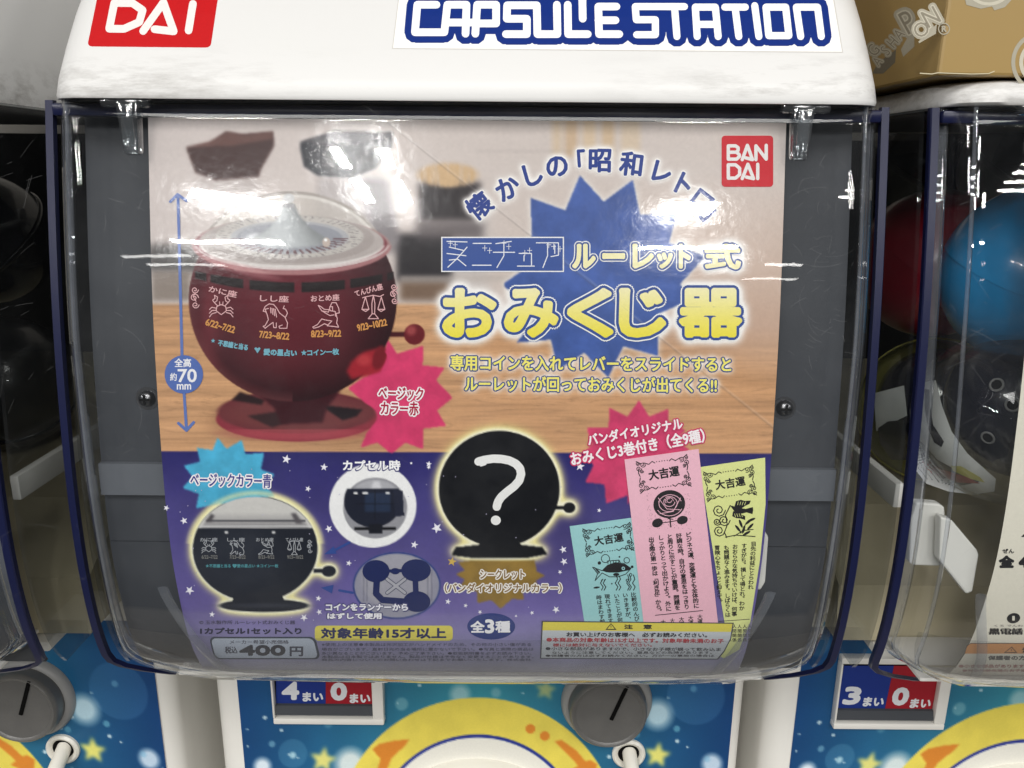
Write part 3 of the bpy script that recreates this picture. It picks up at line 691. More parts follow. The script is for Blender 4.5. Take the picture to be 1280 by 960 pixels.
def curl(I, x, y, r, layer, c, turns=1.4, a0=0.0, d=1, w=1.0):
    n = 14; P = []
    for i in range(n+1):
        t = i/n; rr = r*(1-t*.8); a = a0+d*turns*2*math.pi*t
        P.append((x+rr*math.cos(a), y+rr*math.sin(a)))
    I.line(P, w, layer, c)
def fortune_frame(I, f, K):
    """scrolled frame round the heading of a fortune slip; f maps frame coords (-1..1) to pixels"""
    for sx in (-1, 1):
        for sy in (-1, 1):
            for (u, v, r) in ((.98, .62, 3.6), (.80, .86, 3.6), (1.0, .98, 2.6), (.88, .40, 2.4)):
                x, y = f(sx*u, sy*v); curl(I, x, y, r, 9, K, a0=1+sx, d=sx*sy)
            I.line([f(sx*.98, sy*.60), f(sx*1.02, sy*.3), f(sx*.97, sy*.05)], 1.2, 9, K)
            I.line([f(sx*.75, sy*.98), f(sx*.55, sy*.82), f(sx*.4, sy*1.0), f(sx*.3, sy*.86)], 1.1, 9, K)
            I.line([f(sx*.88, sy*.95), f(sx*1.05, sy*1.15)], 1.1, 9, K)
    for k in range(5):
        u = -.22+.11*k
        for sy in (-1, 1):
            x, y = f(u, sy*.93); I.ell(x, y, .8, .8, 9, K, n=5)

def poster_inks():
    """returns {part name: Ink list}"""
    out = []
    def new(name, label=None):
        I = Ink(); out.append((name, I, label)); return I
    YG = lambda y0, y1: ((250, 243, 190), (243, 228, 70), y0, y1)
    # arched heading
    I = new('lettering'); arc_title(I, 4, (248, 245, 242), 2.6); arc_title(I, 5, (44, 66, 142), 1.1)
    # framed word
    I = new('word_box'); I.rect(551.5, 296, 705, 340, 4, (240, 240, 240)); I.rect(553, 297.5, 703.5, 338.5, 5, (62, 88, 156))
    for pts in ([(52, 450), (122, 452)], [(60, 470), (112, 482), (122, 470)], [(52, 492), (118, 500)], [(60, 515), (90, 512), (118, 535)], [(112, 482), (85, 512), (55, 540)],
                [(143, 457), (206, 457)], [(140, 533), (206, 533)], [(222, 458), (276, 450)], [(213, 488), (288, 488)], [(250, 456), (250, 500), (226, 541)],
                [(303, 492), (346, 492), (346, 534)], [(297, 536), (356, 536)], [(320, 500), (320, 518)], [(363, 455), (440, 455), (440, 498), (414, 503)], [(402, 458), (402, 500), (386, 541)], [(427, 462), (427, 492)]):
        I.line([(x/2.783+540, y/2.783+140) for x, y in pts], 1.25, 6, (236, 238, 244), tol=.2)
    for x, y in ((563, 304), (569, 306), (606, 310), (612, 313), (630, 304), (636, 308), (656, 316), (662, 313), (686, 306), (692, 308), (700, 311)):
        I.line([(x-3, y), (x+3, y)], .7, 7, (236, 238, 244)); I.line([(x, y-3.5), (x, y+4)], .7, 7, (236, 238, 244))
    # titles
    I = new('title_lettering'); big_titles(I, 4, (246, 246, 244), 5.2, 3.4, 0); big_titles(I, 5, (58, 84, 152), 3.6, 2.1, 0); big_titles(I, 6, YG(362, 424), .15, .05, 0)
    I = new('lettering'); small_titles(I, 5, (70, 88, 142), 1.7, .4); small_titles(I, 6, (248, 238, 120), .2, .35)
    # logo
    I = new('logo'); squares_logo(I, 902, 169.5, 966.5, 233.5, 4, (206, 40, 52), (240, 236, 234))
    # height arrow
    I = new('height_arrow'); AB = (98, 122, 186)
    I.line([(222.5, 246), (227.5, 446)], 3.6, 6, AB); I.line([(230, 490), (233, 536)], 3.6, 6, AB)
    I.line([(213, 252), (222, 243), (233, 251)], 3.6, 6, AB); I.line([(223, 529), (233, 538), (242, 528)], 3.6, 6, AB)
    I.ell(229.8, 468, 24, 24, 7, (86, 112, 180)); WH = (242, 242, 246)
    I.text('全高', 218, 448, 239, 459, 8, WH, bold=.3); I.text('約', 212.5, 466, 221, 476, 8, WH, bold=.2); I.text('70', 222, 461, 246, 478, 8, WH, bold=.5); I.text('mm', 221, 480, 239, 487, 8, WH, bold=.3)
    # printed on the toy
    I = new('zodiac_print'); PK = (226, 176, 178); OC = (214, 150, 84); CY = (120, 178, 196)
    f = lambda x, y: (x/4.571+230, y/4.571+340)
    for kind, x, y, s in (('crab', 213, 200, 15.5), ('lion', 520, 250, 16.5), ('maiden', 810, 245, 17), ('scales', 1082, 195, 16), ('x', 62, 140, 15), ('x', 1200, 120, 14)):
        a, b = f(x, y); zodiac(I, kind, a, b, s, PK, w=1.15)
    for t, x, y, r_ in (('かに座', 222, 112, .22), ('しし座', 516, 152, .04), ('おとめ座', 806, 148, -.05), ('てんびん座', 1055, 103, -.27)):
        a, b = f(x, y); I.text(t, a-18, b-4.2, a+18, b+4.2, 8, PK, bold=.25, rot=r_)
    for t, x, y, r_ in (('6/22~7/22', 208, 308, .28), ('7/23~8/22', 516, 362, .08), ('8/23~9/22', 812, 352, -.02), ('9/23~10/22', 1074, 303, -.2)):
        a, b = f(x, y); I.text(t, a-19, b-4.5, a+19, b+4.5, 8, OC, bold=.4, rot=r_)
    a, b = f(280, 418); I.text('不思議と当る', a-19, b-4, a+19, b+4, 8, CY, bold=.4, rot=.17); a, b = f(550, 460); I.text('愛の星占い', a-21, b-4.4, a+21, b+4.4, 8, CY, bold=.5, rot=.04); a, b = f(795, 458); I.text('コイン一枚', a-20, b-4.2, a+20, b+4.2, 8, CY, bold=.4, rot=-.04)
    a, b = f(166, 393); five_star(I, a, b, 3, 8, CY); a, b = f(685, 462); five_star(I, a, b, 4, 8, CY); a, b = f(420, 448); I.poly([(a-4, b-2.5), (a-2, b-4), (a, b-2.6), (a+2, b-4), (a+4, b-2.5), (a, b+3.6)], 8, CY)
    # colour names
    I = new('lettering'); W = (250, 246, 248); CR_ = (176, 34, 66)
    for col, b, l in ((W, 1.9, 5), (CR_, .15, 6)):
        I.text('ベージック', 473-b, 484-b, 529+b, 500+b, l, col, bold=b+.3, rot=.04); I.text('カラー赤', 476-b, 502-b, 523+b, 519+b, l, col, bold=b+.3, rot=.02)
    I = new('lettering')
    for col, b, l in ((W, 1.8, 6), ((62, 60, 140), .1, 7)):
        I.text('ベージックカラー青', 238-b, 592-b, 339+b, 609+b, l, col, bold=b+.25, rot=.02)
    # white stars
    I = new('star_print'); rg = random.Random(4)
    for x, y, r in ((358, 574, 6), (405, 584, 5), (385, 611, 4), (536, 580, 4), (514, 579, 2), (208, 635, 4), (230, 651, 5), (411, 661, 5), (546, 660, 7), (518, 681, 5), (237, 738, 6), (436, 704, 4), (398, 748, 4), (725, 583, 6), (749, 638, 3), (704, 687, 5), (546, 661, 5), (536, 584, 3), (705, 702, 5), (560, 752, 4), (582, 757, 3), (600, 765, 3), (695, 762, 5), (665, 766, 3), (399, 765, 4), (265, 768, 4), (380, 772, 5), (700, 715, 3), (645, 770, 2), (715, 670, 2)):
        five_star(I, x, y, r, 3, (232, 230, 244), rot=rg.random()); I.ell(x, y, r*.35, r*.35, 4, (252, 250, 255), n=8)
    for k in range(60): x = rg.uniform(212, 935); y = rg.uniform(575, 800); I.ell(x, y, .7, .7, 2, (190, 186, 214), n=5)
    five_star(I, 565, 702, 6, 4, (214, 180, 90), .2)
    # capsule and runner pictures: captions, arrows, discs
    I = new('lettering'); I.text('カプセル時', 427, 574, 501, 590, 5, (60, 60, 120), bold=1.3); I.text('カプセル時', 428.5, 575, 500.5, 588.5, 6, (250, 250, 252), bold=.55)
    I = new('lettering'); I.text('コインをランナーから', 405.5, 753, 511.5, 765, 7, (74, 72, 120), bold=1.2); I.text('コインをランナーから', 407, 754.5, 510, 763.5, 8, (244, 244, 250), bold=.5)
    I.text('はずして使用', 407.5, 765, 478.5, 775, 7, (74, 72, 120), bold=1.2); I.text('はずして使用', 409, 766, 477, 774, 8, (244, 244, 250), bold=.5)
    I = new('arrow_print'); DB = (52, 78, 150)
    I.line([(437, 678), (418, 688)], 3, 6, DB); I.poly([(405, 693), (417, 683), (421, 692)], 6, DB)
    I.line([(441, 741), (424, 738)], 3, 6, DB); I.poly([(401, 734.5), (417, 731), (415, 742)], 6, DB)
    I = new('coin_picture'); DN = (32, 42, 92)
    for x, y, a, b in ((470, 714, 17, 14), (520, 713, 18.5, 14), (521, 752, 17, 13)): I.ell(x, y, a, b, 5, DN, n=28)
    I.line([(480, 714), (510, 713)], 4, 5, DN); I.ell(494, 714, 6, 4, 5, DN, n=14); I.line([(519, 722), (520, 745)], 7, 5, DN); I.line([(471, 725), (470, 742), (478, 750), (505, 752)], 8, 5, DN)
    for a, b in (((484, 724), (506, 741)), ((506, 724), (484, 741))):
        I.line([a, b], 5, 6, (70, 74, 100)); I.line([a, b], 3.4, 7, (176, 176, 184))
    # toy print on the blue one
    I = new('zodiac_print'); G = (168, 172, 178)
    for kind, x in (('crab', 261), ('lion', 296), ('maiden', 332), ('scales', 368), ('x', 387)):
        zodiac(I, kind, x, 684 if kind != 'x' else 682, 9.5, G, w=.85)
    for t, x in (('かに座', 261), ('しし座', 295), ('おとめ座', 331), ('てんびん座', 368)): I.text(t, x-11, 672, x+11, 677, 8, G, bold=.1)
    for t, x in (('6/22~7/22', 262), ('7/23~8/22', 297), ('8/23~9/22', 333), ('9/23~10/22', 369)): I.text(t, x-10, 694, x+10, 698.5, 8, (130, 130, 128), bold=.1)
    I.text('★不思議と当る ♥愛の星占い ★コイン一枚', 257, 705, 348, 710, 8, (84, 150, 160), bold=.15)
    # question mark
    I = new('question_mark'); I.line([(x/4.267+530, y/4.267+480) for x, y in ((290, 414), (325, 404), (370, 398), (415, 400), (455, 408), (490, 425), (512, 450), (518, 480), (508, 515), (482, 545), (445, 573), (412, 602), (394, 630), (388, 655))], 10.4, 8, (240, 240, 238)); I.poly([(597.5, 573.5), (600.5, 583.5), (608, 581), (608, 571)], 9, (240, 240, 238)); I.ell(383/4.267+530, 727/4.267+480, 6.2, 5.9, 8, (240, 240, 238))
    I = new('lettering')
    for col, b, l in (((248, 244, 236), 1.6, 7), ((132, 98, 44), .1, 8)):
        I.text('シークレット', 600-b, 712-b, 656+b, 724+b, l, col, bold=b+.2); I.text('（バンダイオリジナルカラー）', 556-b, 729-b, 702+b, 741+b, l, col, bold=b+.15)
    I = new('badge'); I.ell(614, 783, 30, 16.5, 5, (38, 58, 126)); I.text('全', 588, 776, 606, 791, 6, (244, 244, 248), bold=.7); I.text('3', 606, 774, 618, 792, 6, (244, 244, 248), bold=1.0); I.text('種', 619, 776, 638, 791, 6, (244, 244, 248), bold=.7)
    # pink burst caption
    I = new('lettering'); r_ = R(-10.3)
    for col, b, l in (((206, 58, 104), 1.6, 12), ((252, 246, 248), .0, 13)):
        I.text('バンダイオリジナル', 733.5-b, 532-b, 854+b, 547+b, l, col, bold=b+.5, rot=r_); I.text('おみくじ3巻付き（全9種）', 712-b, 550-b, 882+b, 568+b, l, col, bold=b+.55, rot=r_)
    # age bar, price, small print
    I = new('age_bar'); I.rrect(393.5, 782, 566, 801, 5, 5, (226, 214, 96)); I.text('対象年齢15才以上', 401, 784.5, 558, 798.5, 6, (34, 42, 92), bold=.75)
    I = new('lettering'); I.text('© 玉水製作所 ルーレット式おみくじ器', 249, 775.5, 369, 780.5, 5, (70, 66, 96), bold=.1); I.text('1カプセル1セット入り', 250, 784.5, 377, 793, 5, (34, 36, 66), bold=.55)
    I = new('price_box'); I.rrect(261, 796, 394, 824, 7, 5, (62, 70, 88), skew=.25); I.rrect(263.5, 798, 391.5, 822.5, 6, 6, (192, 202, 218), skew=.25)
    I.text('メーカー希望小売価格', 287, 800, 361, 805, 7, (84, 88, 104), bold=.15); I.text('税込', 281, 808, 297, 817, 7, (70, 74, 92), bold=.3); I.text('400', 299, 806, 357, 820, 7, (44, 48, 64), bold=1.2); I.text('円', 362, 808, 379, 820.5, 7, (64, 68, 88), bold=.6)
    I = new('small_print'); SP = ['※使用上の注意●本製品は光沢加工がハンドメイドのため、その他の小さい傷がある', '場合がございます。直射日光の当る場所に置かないで下さい。●写真と実際の商品は', '多少異なることがございます。予めご了承下さい。●取扱説明書を必ずお読み下さい。', '本製品は日本製ではありません。製品の仕様は予告なく変更することがあります。', '商品の内容についてのお問い合わせは下記までお願いいたします。株式会社']
    for k, t in enumerate(SP):
        y = 803.5+k*6.3-.35*k*k; I.text(t, 402, y, 664+(k % 2)*3, y+4.3-.25*k, 5, (70, 70, 96), bold=.05)
    # ---- fortune slips
    def slip(name, P, col, label):
        I = new(name, label); I.poly(P, 8 if 'yellow' not in label else 7, col); return I
    def mapf(cx, cy, sx, sy, rot):
        c, s = math.cos(rot), math.sin(rot)
        return lambda u, v: (cx+u*sx*c-v*sy*s, cy+u*sx*s+v*sy*c)
    g = lambda x, y: (x/4.174+690, y/4.174+560)
    K = (36, 34, 36)
    # yellow
    I = slip('fortune_slip', [g(770, 100), g(1112, 50), (957, 630), (950, 700), (938, 777), (924, 812), (905, 823), (885, 812), g(900, 910)], (226, 232, 154), 'yellow fortune slip with a bird and branches')
    fx = mapf(*g(929, 185), 29.5, 16.5, R(-8)); fortune_frame(I, fx, K); a, b = g(930, 183); I.text('大吉運', a-19, b-6.3, a+19, b+6.3, 9, K, bold=.45, rot=R(-9))
    for x, y, r in ((870, 325, 8.5), (898, 378, 7.5), (872, 432, 7.5), (862, 385, 5)): a, b = g(x, y); curl(I, a, b, r, 9, K, turns=1.7, w=1.3)
    I.line([g(930, 300), g(905, 350), g(915, 400), g(900, 440), g(912, 468)], 1.3, 9, K)
    I.poly([g(p, q) for p, q in ((925,298),(945,303),(975,312),(1010,318),(1048,308),(1050,325),(1046,345),(1015,336),(985,344),(955,335),(938,312))], 9, K)
    I.poly([g(p, q) for p, q in ((952,306),(960,278),(985,270),(1005,276),(1038,274),(1030,292),(1008,302),(985,318))], 10, K); I.poly([g(p, q) for p, q in ((945,330),(940,356),(962,366),(985,368),(1008,376),(1008,356),(988,346),(972,328))], 10, K)
    for q in range(4): I.line([g(972+q*13, 280), g(968+q*12, 298)], .6, 11, (226, 232, 154)); I.line([g(952+q*12, 342), g(958+q*12, 360)], .6, 11, (226, 232, 154))
    I.line([g(905, 465), g(960, 455), g(1060, 462)], 1.2, 9, K); I.line([g(950, 460), g(1000, 430), g(1050, 425)], 1.2, 9, K); I.line([g(985, 445), g(1010, 400)], 1, 9, K)
    for x, y, a_ in ((970, 420, .9), (985, 395, 1.2), (1025, 385, -.7), (1000, 425, -1.3), (1015, 445, -.5), (1040, 375, -.4), (1035, 410, -.8)): a, b = g(x, y); I.ell(a, b, 5.5, 1.6, 9, K, n=14, rot=a_)
    for k, (t, x, y) in enumerate((('目先の利益にとらわれ', 1052, 500), ('すぎがち。損して得とれ。わか', 1003, 510), ('おおらかな気持ちでいけば、何事', 955, 515), ('も問題なく進みます。しばらくは', 910, 520), ('冒険心をちょっと抑えて。', 862, 520))):
        a, b = g(x, y); I.vtext(t, a, b, 7.3, 6.0 if k < 4 else 6.2, 9, K, bold=.2, rot=R(-3), slant=-.07+.03*k)
    I.line([g(868, 905), (937, 774)], .8, 9, K)
    for k in range(6): a = 905+k*6.5; I.vtext('人間関係', a, 783, 6, 5.6, 9, K, bold=.1)
    # cyan
    I = slip('fortune_slip', [g(92, 408), g(420, 363), g(500, 930), g(172, 930)], (160, 212, 214), 'pale blue fortune slip with a fish')
    fx = mapf(*g(294, 478), 28.5, 15.5, R(-8)); fortune_frame(I, fx, K); a, b = g(296, 476); I.text('大吉運', a-18.5, b-6, a+18.5, b+6, 9, K, bold=.45, rot=R(-9))
    fish = [g(p, q) for p, q in ((262,640),(290,612),(330,600),(375,605),(410,628),(390,648),(345,655),(300,655))]; I.poly(fish, 9, K)
    I.poly([g(p, q) for p, q in ((262,645),(300,650),(345,650),(400,638),(385,655),(345,668),(300,668),(268,658))], 10, (160, 212, 214)); I.line([g(p, q) for p, q in ((262,640),(290,612),(330,598),(375,602),(412,628),(385,658),(345,672),(300,672),(262,652),(225,692),(238,655),(212,622),(262,640))], 1.0, 11, K)
    for q in range(5): I.line([g(222+q*4, 640+q*9-18), g(250, 648)], .8, 11, K); I.line([g(292+q*14, 606), g(292+q*14, 588)], .9, 11, K)
    I.line([g(288, 590), g(350, 585), g(358, 604)], 1, 11, K); I.ell(*g(372, 628), 2.2, 2.2, 11, (160, 212, 214), n=10); I.ell(*g(372, 628), 1.0, 1.0, 12, K, n=8); I.ell(*g(335, 660), 4, 2, 12, K, n=12)
    for x, y, r in ((279, 577, 5.6), (390, 586, 4.0), (410, 662, 2.2), (393, 690, 2)): a, b = g(x, y); I.ring(a, b, r, r, 1, 9, K, n=20)
    for x, y, r in ((247, 600, 2.2), (352, 568, 1.2), (418, 620, 1.8), (312, 708, 1)): a, b = g(x, y); I.ell(a, b, r, r, 9, K, n=10)
    for x in (258, 272, 335, 350, 395, 405, 425):
        I.line([g(x, 742), g(x+9, 725), g(x-5, 705), g(x+7, 685), g(x, 662 if x > 330 else 690)], 1.2, 9, K)
    for k in range(3): I.ell(*g(230+k*3, 728), 3.4, 1.2, 9, K, n=10, rot=-.2)
    for k, (t, x, y) in enumerate((('比較的のんびり', 425, 765), ('いきますが、以', 382, 768), ('いたことが何倍', 337, 772), ('現れてきます。', 288, 775), ('時はまわす前', 245, 780))):
        a, b = g(x, y); I.vtext(t, a, b, 7.2, 6.0, 9, K, bold=.2, rot=R(-3), slant=.14)
    # pink, on top
    I = new('fortune_slip', 'pink fortune slip with a black rose'); I.poly([g(378, 60), g(765, 5), g(868, 930), g(480, 930)], 14, (244, 190, 206)); RK = 15; K2 = K
    fx0 = mapf(*g(583, 135), 30.5, 17.5, R(-8))
    J = Ink(); fortune_frame(J, fx0, K)
    a, b = g(584, 131); J.text('大吉運', a-19.5, b-6.8, a+19.5, b+6.8, 9, K, bold=.5, rot=R(-9))
    J.ell(*g(612, 293), 20, 17.5, 9, K, n=36, rot=-.2); PKc = (244, 190, 206)
    for r0, dx, dy, a0, a1 in ((17, 0, 0, .4, 2.6), (15, 1, 1, 3.4, 5.9), (12, -1, -1, 1.0, 3.4), (10, 0, -1, 4.2, 7.0), (7, 0, -3, 0, 3.8), (5, 0, -4, 2.5, 6.3), (3, 0, -4.5, 0, 5)):
        x, y = g(612, 293); pts = [(x+dx+r0*math.cos(a0+(a1-a0)*t/9), y+dy+r0*.86*math.sin(a0+(a1-a0)*t/9)) for t in range(10)]; J.line(pts, .8, 10, PKc)
    x, y = g(612, 293); J.line([(x-14, y-8), (x-3, y+6), (x+14, y+7)], .8, 10, PKc); J.line([(x+14, y-8), (x+5, y+9), (x-12, y+12)], .8, 10, PKc)
    J.line([g(615, 360), g(620, 412)], 1.6, 9, K); J.line([g(560, 392), g(618, 385), g(670, 375)], 1.1, 9, K); J.line([g(605, 368), g(632, 372)], 1.1, 9, K)
    J.ell(*g(550, 391), 7, 5.4, 9, K, n=18, rot=-.4); J.ell(*g(680, 376), 7, 5.2, 9, K, n=18, rot=-.3)
    rg = random.Random(9)
    for k in range(240):
        u, v = rg.uniform(495, 725), rg.uniform(235, 425)
        if ((u-612)/88)**2+((v-293)/76)**2 > 1.05 and rg.random() < .85: x, y = g(u+(v-300)*.03, v); J.ell(x, y, .42, .42, 9, (110, 84, 92), n=4)
    for k, (t, x, y) in enumerate((('ビジネス運、恋愛運とも全体的に', 712, 452), ('好調な時。自分の意思をはっきり', 662, 458), ('と周りに示すことが重要。問題を', 614, 462), ('しっかりとって出かけよう。外に', 568, 468), ('出る際の第一歩は「利き足」から。', 518, 478))):
        a, b = g(x, y); J.vtext(t, a, b, 7.8, 6.35 if k < 4 else 6.0, 9, K, bold=.25, rot=R(-3), slant=.11)
    for k in range(60): u = k/59; x, y = g(540+u*245, 873-u*25); J.ell(x, y, .7, .7, 9, K, n=4)
    for k in range(5): a, b = g(772-k*48, 880+k*7); J.vtext('大運人', a, b, 7, 5.6, 9, K, bold=.15)
    off = 7*LAY
    for V in J.V: V[:, 2] += off
    base = len(I.cols); n0 = I.n
    for V, T, C in zip(J.V, J.T, J.C): I.V.append(V); I.T.append(T+n0); I.C.append(C+base)
    I.n += J.n; I.cols += J.cols
    # caution box
    I = new('caution_box', 'white caution box with a yellow heading bar'); b0 = 17
    q = lambda x, y: (x/3.048+540, y/3.048+680)
    I.poly([q(418, 293), q(1150, 300), q(1140, 360), q(1115, 410), q(1090, 440), q(412, 437)], b0, (70, 70, 78)); I.poly([q(423, 297), q(1145, 304), q(1136, 360), q(1111, 408), q(1086, 437), q(416, 434)], b0+1, (196, 202, 208))
    I.poly([q(423, 297), q(1145, 304), q(1139, 335), q(421, 329)], b0+2, (228, 214, 84))
    a, b = q(682, 315); I.poly([(a-7, b+4), (a, b-4.5), (a+7, b+4)], b0+3, (30, 30, 30)); I.poly([(a-4.6, b+2.8), (a, b-3), (a+4.6, b+2.8)], b0+4, (228, 214, 84)); I.line([(a, b-1.6), (a, b+1.2)], .9, b0+5, (30, 30, 30))
    I.text('注', 780, 780.5, 791, 786.5, b0+3, (36, 36, 36), bold=.4); I.text('意', 804, 780.5, 815, 786.5, b0+3, (36, 36, 36), bold=.4)
    I.text('お買い上げのお客様へ　必ずお読みください。', 708, 790.5, 884, 796.5, b0+3, (40, 40, 48), bold=.3, rot=.006)
    RD = (176, 60, 70)
    I.text('●本商品の対象年齢は15才以上です。対象年齢未満のお子', 683, 797.5, 905, 803.5, b0+3, RD, bold=.3, rot=.008); I.text('様には絶対に与えないでください。', 691, 804, 815, 808.5, b0+3, RD, bold=.2)
    I.text('●小さな部品がありますので、小さなお子様が誤って飲み込ま', 682, 809, 901, 813.5, b0+3, (60, 60, 70), bold=.15, rot=.005); I.text('ないように注意してください。窒息などの危険があります。', 690, 814, 890, 817.5, b0+3, (60, 60, 70), bold=.1); I.text('●保護者の方は必ずお読みください。万が一の事故の場合は', 682, 818, 893, 821.2, b0+3, (60, 60, 70), bold=.1)
    return out

ART = poster_art()
po = empty('poster', (X0, world(0, 280, float(DPOSTER(280)))[1], CAMZ-.1))
tag(po, 'glossy poster of a dark red roulette fortune ball inside the middle machine', 'poster')
OR = tuple(po.location)
SURF = Curved(DPOSTER)
rows = []
for a, b in zip(NODES[:-1], NODES[1:]):
    n = max(1, int(round((b-a)/1.3))); rows += list(a+(b-a)*np.arange(n)/n)
rows = sorted(set(rows+[360.0])); rows = [r for r in rows if -329.5 <= r <= 360]
PXL, PXR = X0-.1190, X0+.1192
sheet = art_sheet('paper_sheet', ART, np.linspace(PXL, PXR, 620), np.array(rows), SURF, po, M['poster'], OR)
for name, I, label in poster_inks():
    o = I.build(name, SURF, po, M['poster'], OR)
    if label: o['label'] = label
    if name == 'star_print': o['kind'] = 'stuff'

# ================================================================== the machines
YP = 0.416                      # front of the lower panel
def W3(uy, D): p = world(0, uy, D); return p[1], p[2]
def loft(rows, r, depth, name, seg=6, cap_bottom=False, cap_top=False, back=None):
    """rows: (half width, y, z); each row a U: side, rounded corner, front, corner, side"""
    bm = bmesh.new(); R_ = []
    for w, y, z in rows:
        pts = [(-w, y+depth)]
        for k in range(seg+1):
            a = math.pi-(math.pi/2)*k/seg; pts.append((-w+r+r*math.cos(a), y+r-r*math.sin(a)))
        for k in range(1, 9): pts.append((-w+r+(2*w-2*r)*k/9, y))
        for k in range(seg+1):
            a = math.pi/2-(math.pi/2)*k/seg; pts.append((w-r+r*math.cos(a), y+r-r*math.sin(a)))
        pts.append((w, y+depth))
        R_.append([bm.verts.new((p[0], p[1], z)) for p in pts])
    for A_, B_ in zip(R_[:-1], R_[1:]):
        for i in range(len(A_)-1): bm.faces.new((A_[i], A_[i+1], B_[i+1], B_[i]))
    if cap_bottom: bm.faces.new(R_[-1])
    if cap_top: bm.faces.new(R_[0])
    return mesh_bm(name, bm)
def prism(name, P, x0, x1, bev=0):
    """polygon in (y, z) extruded along x"""
    bm = bmesh.new(); v = [bm.verts.new((x0, p[0], p[1])) for p in P]; f = bm.faces.new(v)
    g = bmesh.ops.extrude_face_region(bm, geom=[f])
    for e in g['geom']:
        if isinstance(e, bmesh.types.BMVert): e.co.x = x1
    if bev: bmesh.ops.bevel(bm, geom=bm.edges[:], offset=bev, segments=2, profile=.5, affect='EDGES')
    return mesh_bm(name, bm)
def prism_xz(name, P, y0, y1, bev=0):
    bm = bmesh.new(); v = [bm.verts.new((p[0], y0, p[1])) for p in P]; f = bm.faces.new(v)
    g = bmesh.ops.extrude_face_region(bm, geom=[f])
    for e in g['geom']:
        if isinstance(e, bmesh.types.BMVert): e.co.y = y1
    if bev: bmesh.ops.bevel(bm, geom=bm.edges[:], offset=bev, segments=2, profile=.5, affect='EDGES')
    return mesh_bm(name, bm)
def lathe(name, prof, seg=48, axis=(0, -1, 0), at=(0, 0, 0)):
    """prof: (radius, height along axis)"""
    bm = bmesh.new(); rings = []
    q = Vector((0, 0, 1)).rotation_difference(Vector(axis).normalized()).to_matrix()
    for r, h in prof:
        if r < 1e-7: rings.append([bm.verts.new(q @ Vector((0, 0, h))+Vector(at))]); continue
        rings.append([bm.verts.new(q @ Vector((r*math.cos(2*math.pi*k/seg), r*math.sin(2*math.pi*k/seg), h))+Vector(at)) for k in range(seg)])
    for A_, B_ in zip(rings[:-1], rings[1:]):
        for k in range(seg):
            k2 = (k+1) % seg
            if len(A_) == 1 and len(B_) == 1: continue
            if len(A_) == 1: bm.faces.new((A_[0], B_[k], B_[k2]))
            elif len(B_) == 1: bm.faces.new((A_[k], A_[k2], B_[0]))
            else: bm.faces.new((A_[k], A_[k2], B_[k2], B_[k]))
    return mesh_bm(name, bm)
def add(name, me, mat, parent, org, smooth=True, angle=40, solid=0, label=None):
    shift(me, (-org[0], -org[1], -org[2]))
    me.materials.append(mat)
    o = bpy.data.objects.new(name, me); COL.objects.link(o); o.parent = parent
    if smooth:
        me.polygons.foreach_set('use_smooth', [True]*len(me.polygons))
        me.set_sharp_from_angle(angle=R(angle))
    if solid:
        s = o.modifiers.new('thickness', 'SOLIDIFY'); s.thickness = solid; s.offset = -1
    if label: o['label'] = label
    return o
def px(x, y, surf):
    ux, uy = unroll(x, y); D = float(surf.depth(ux, uy)); return Vector(world(ux, uy, D))

ORG = (X0, 0.45, 0.0)           # foot of the middle machine
PANEL = PlaneY(YP)
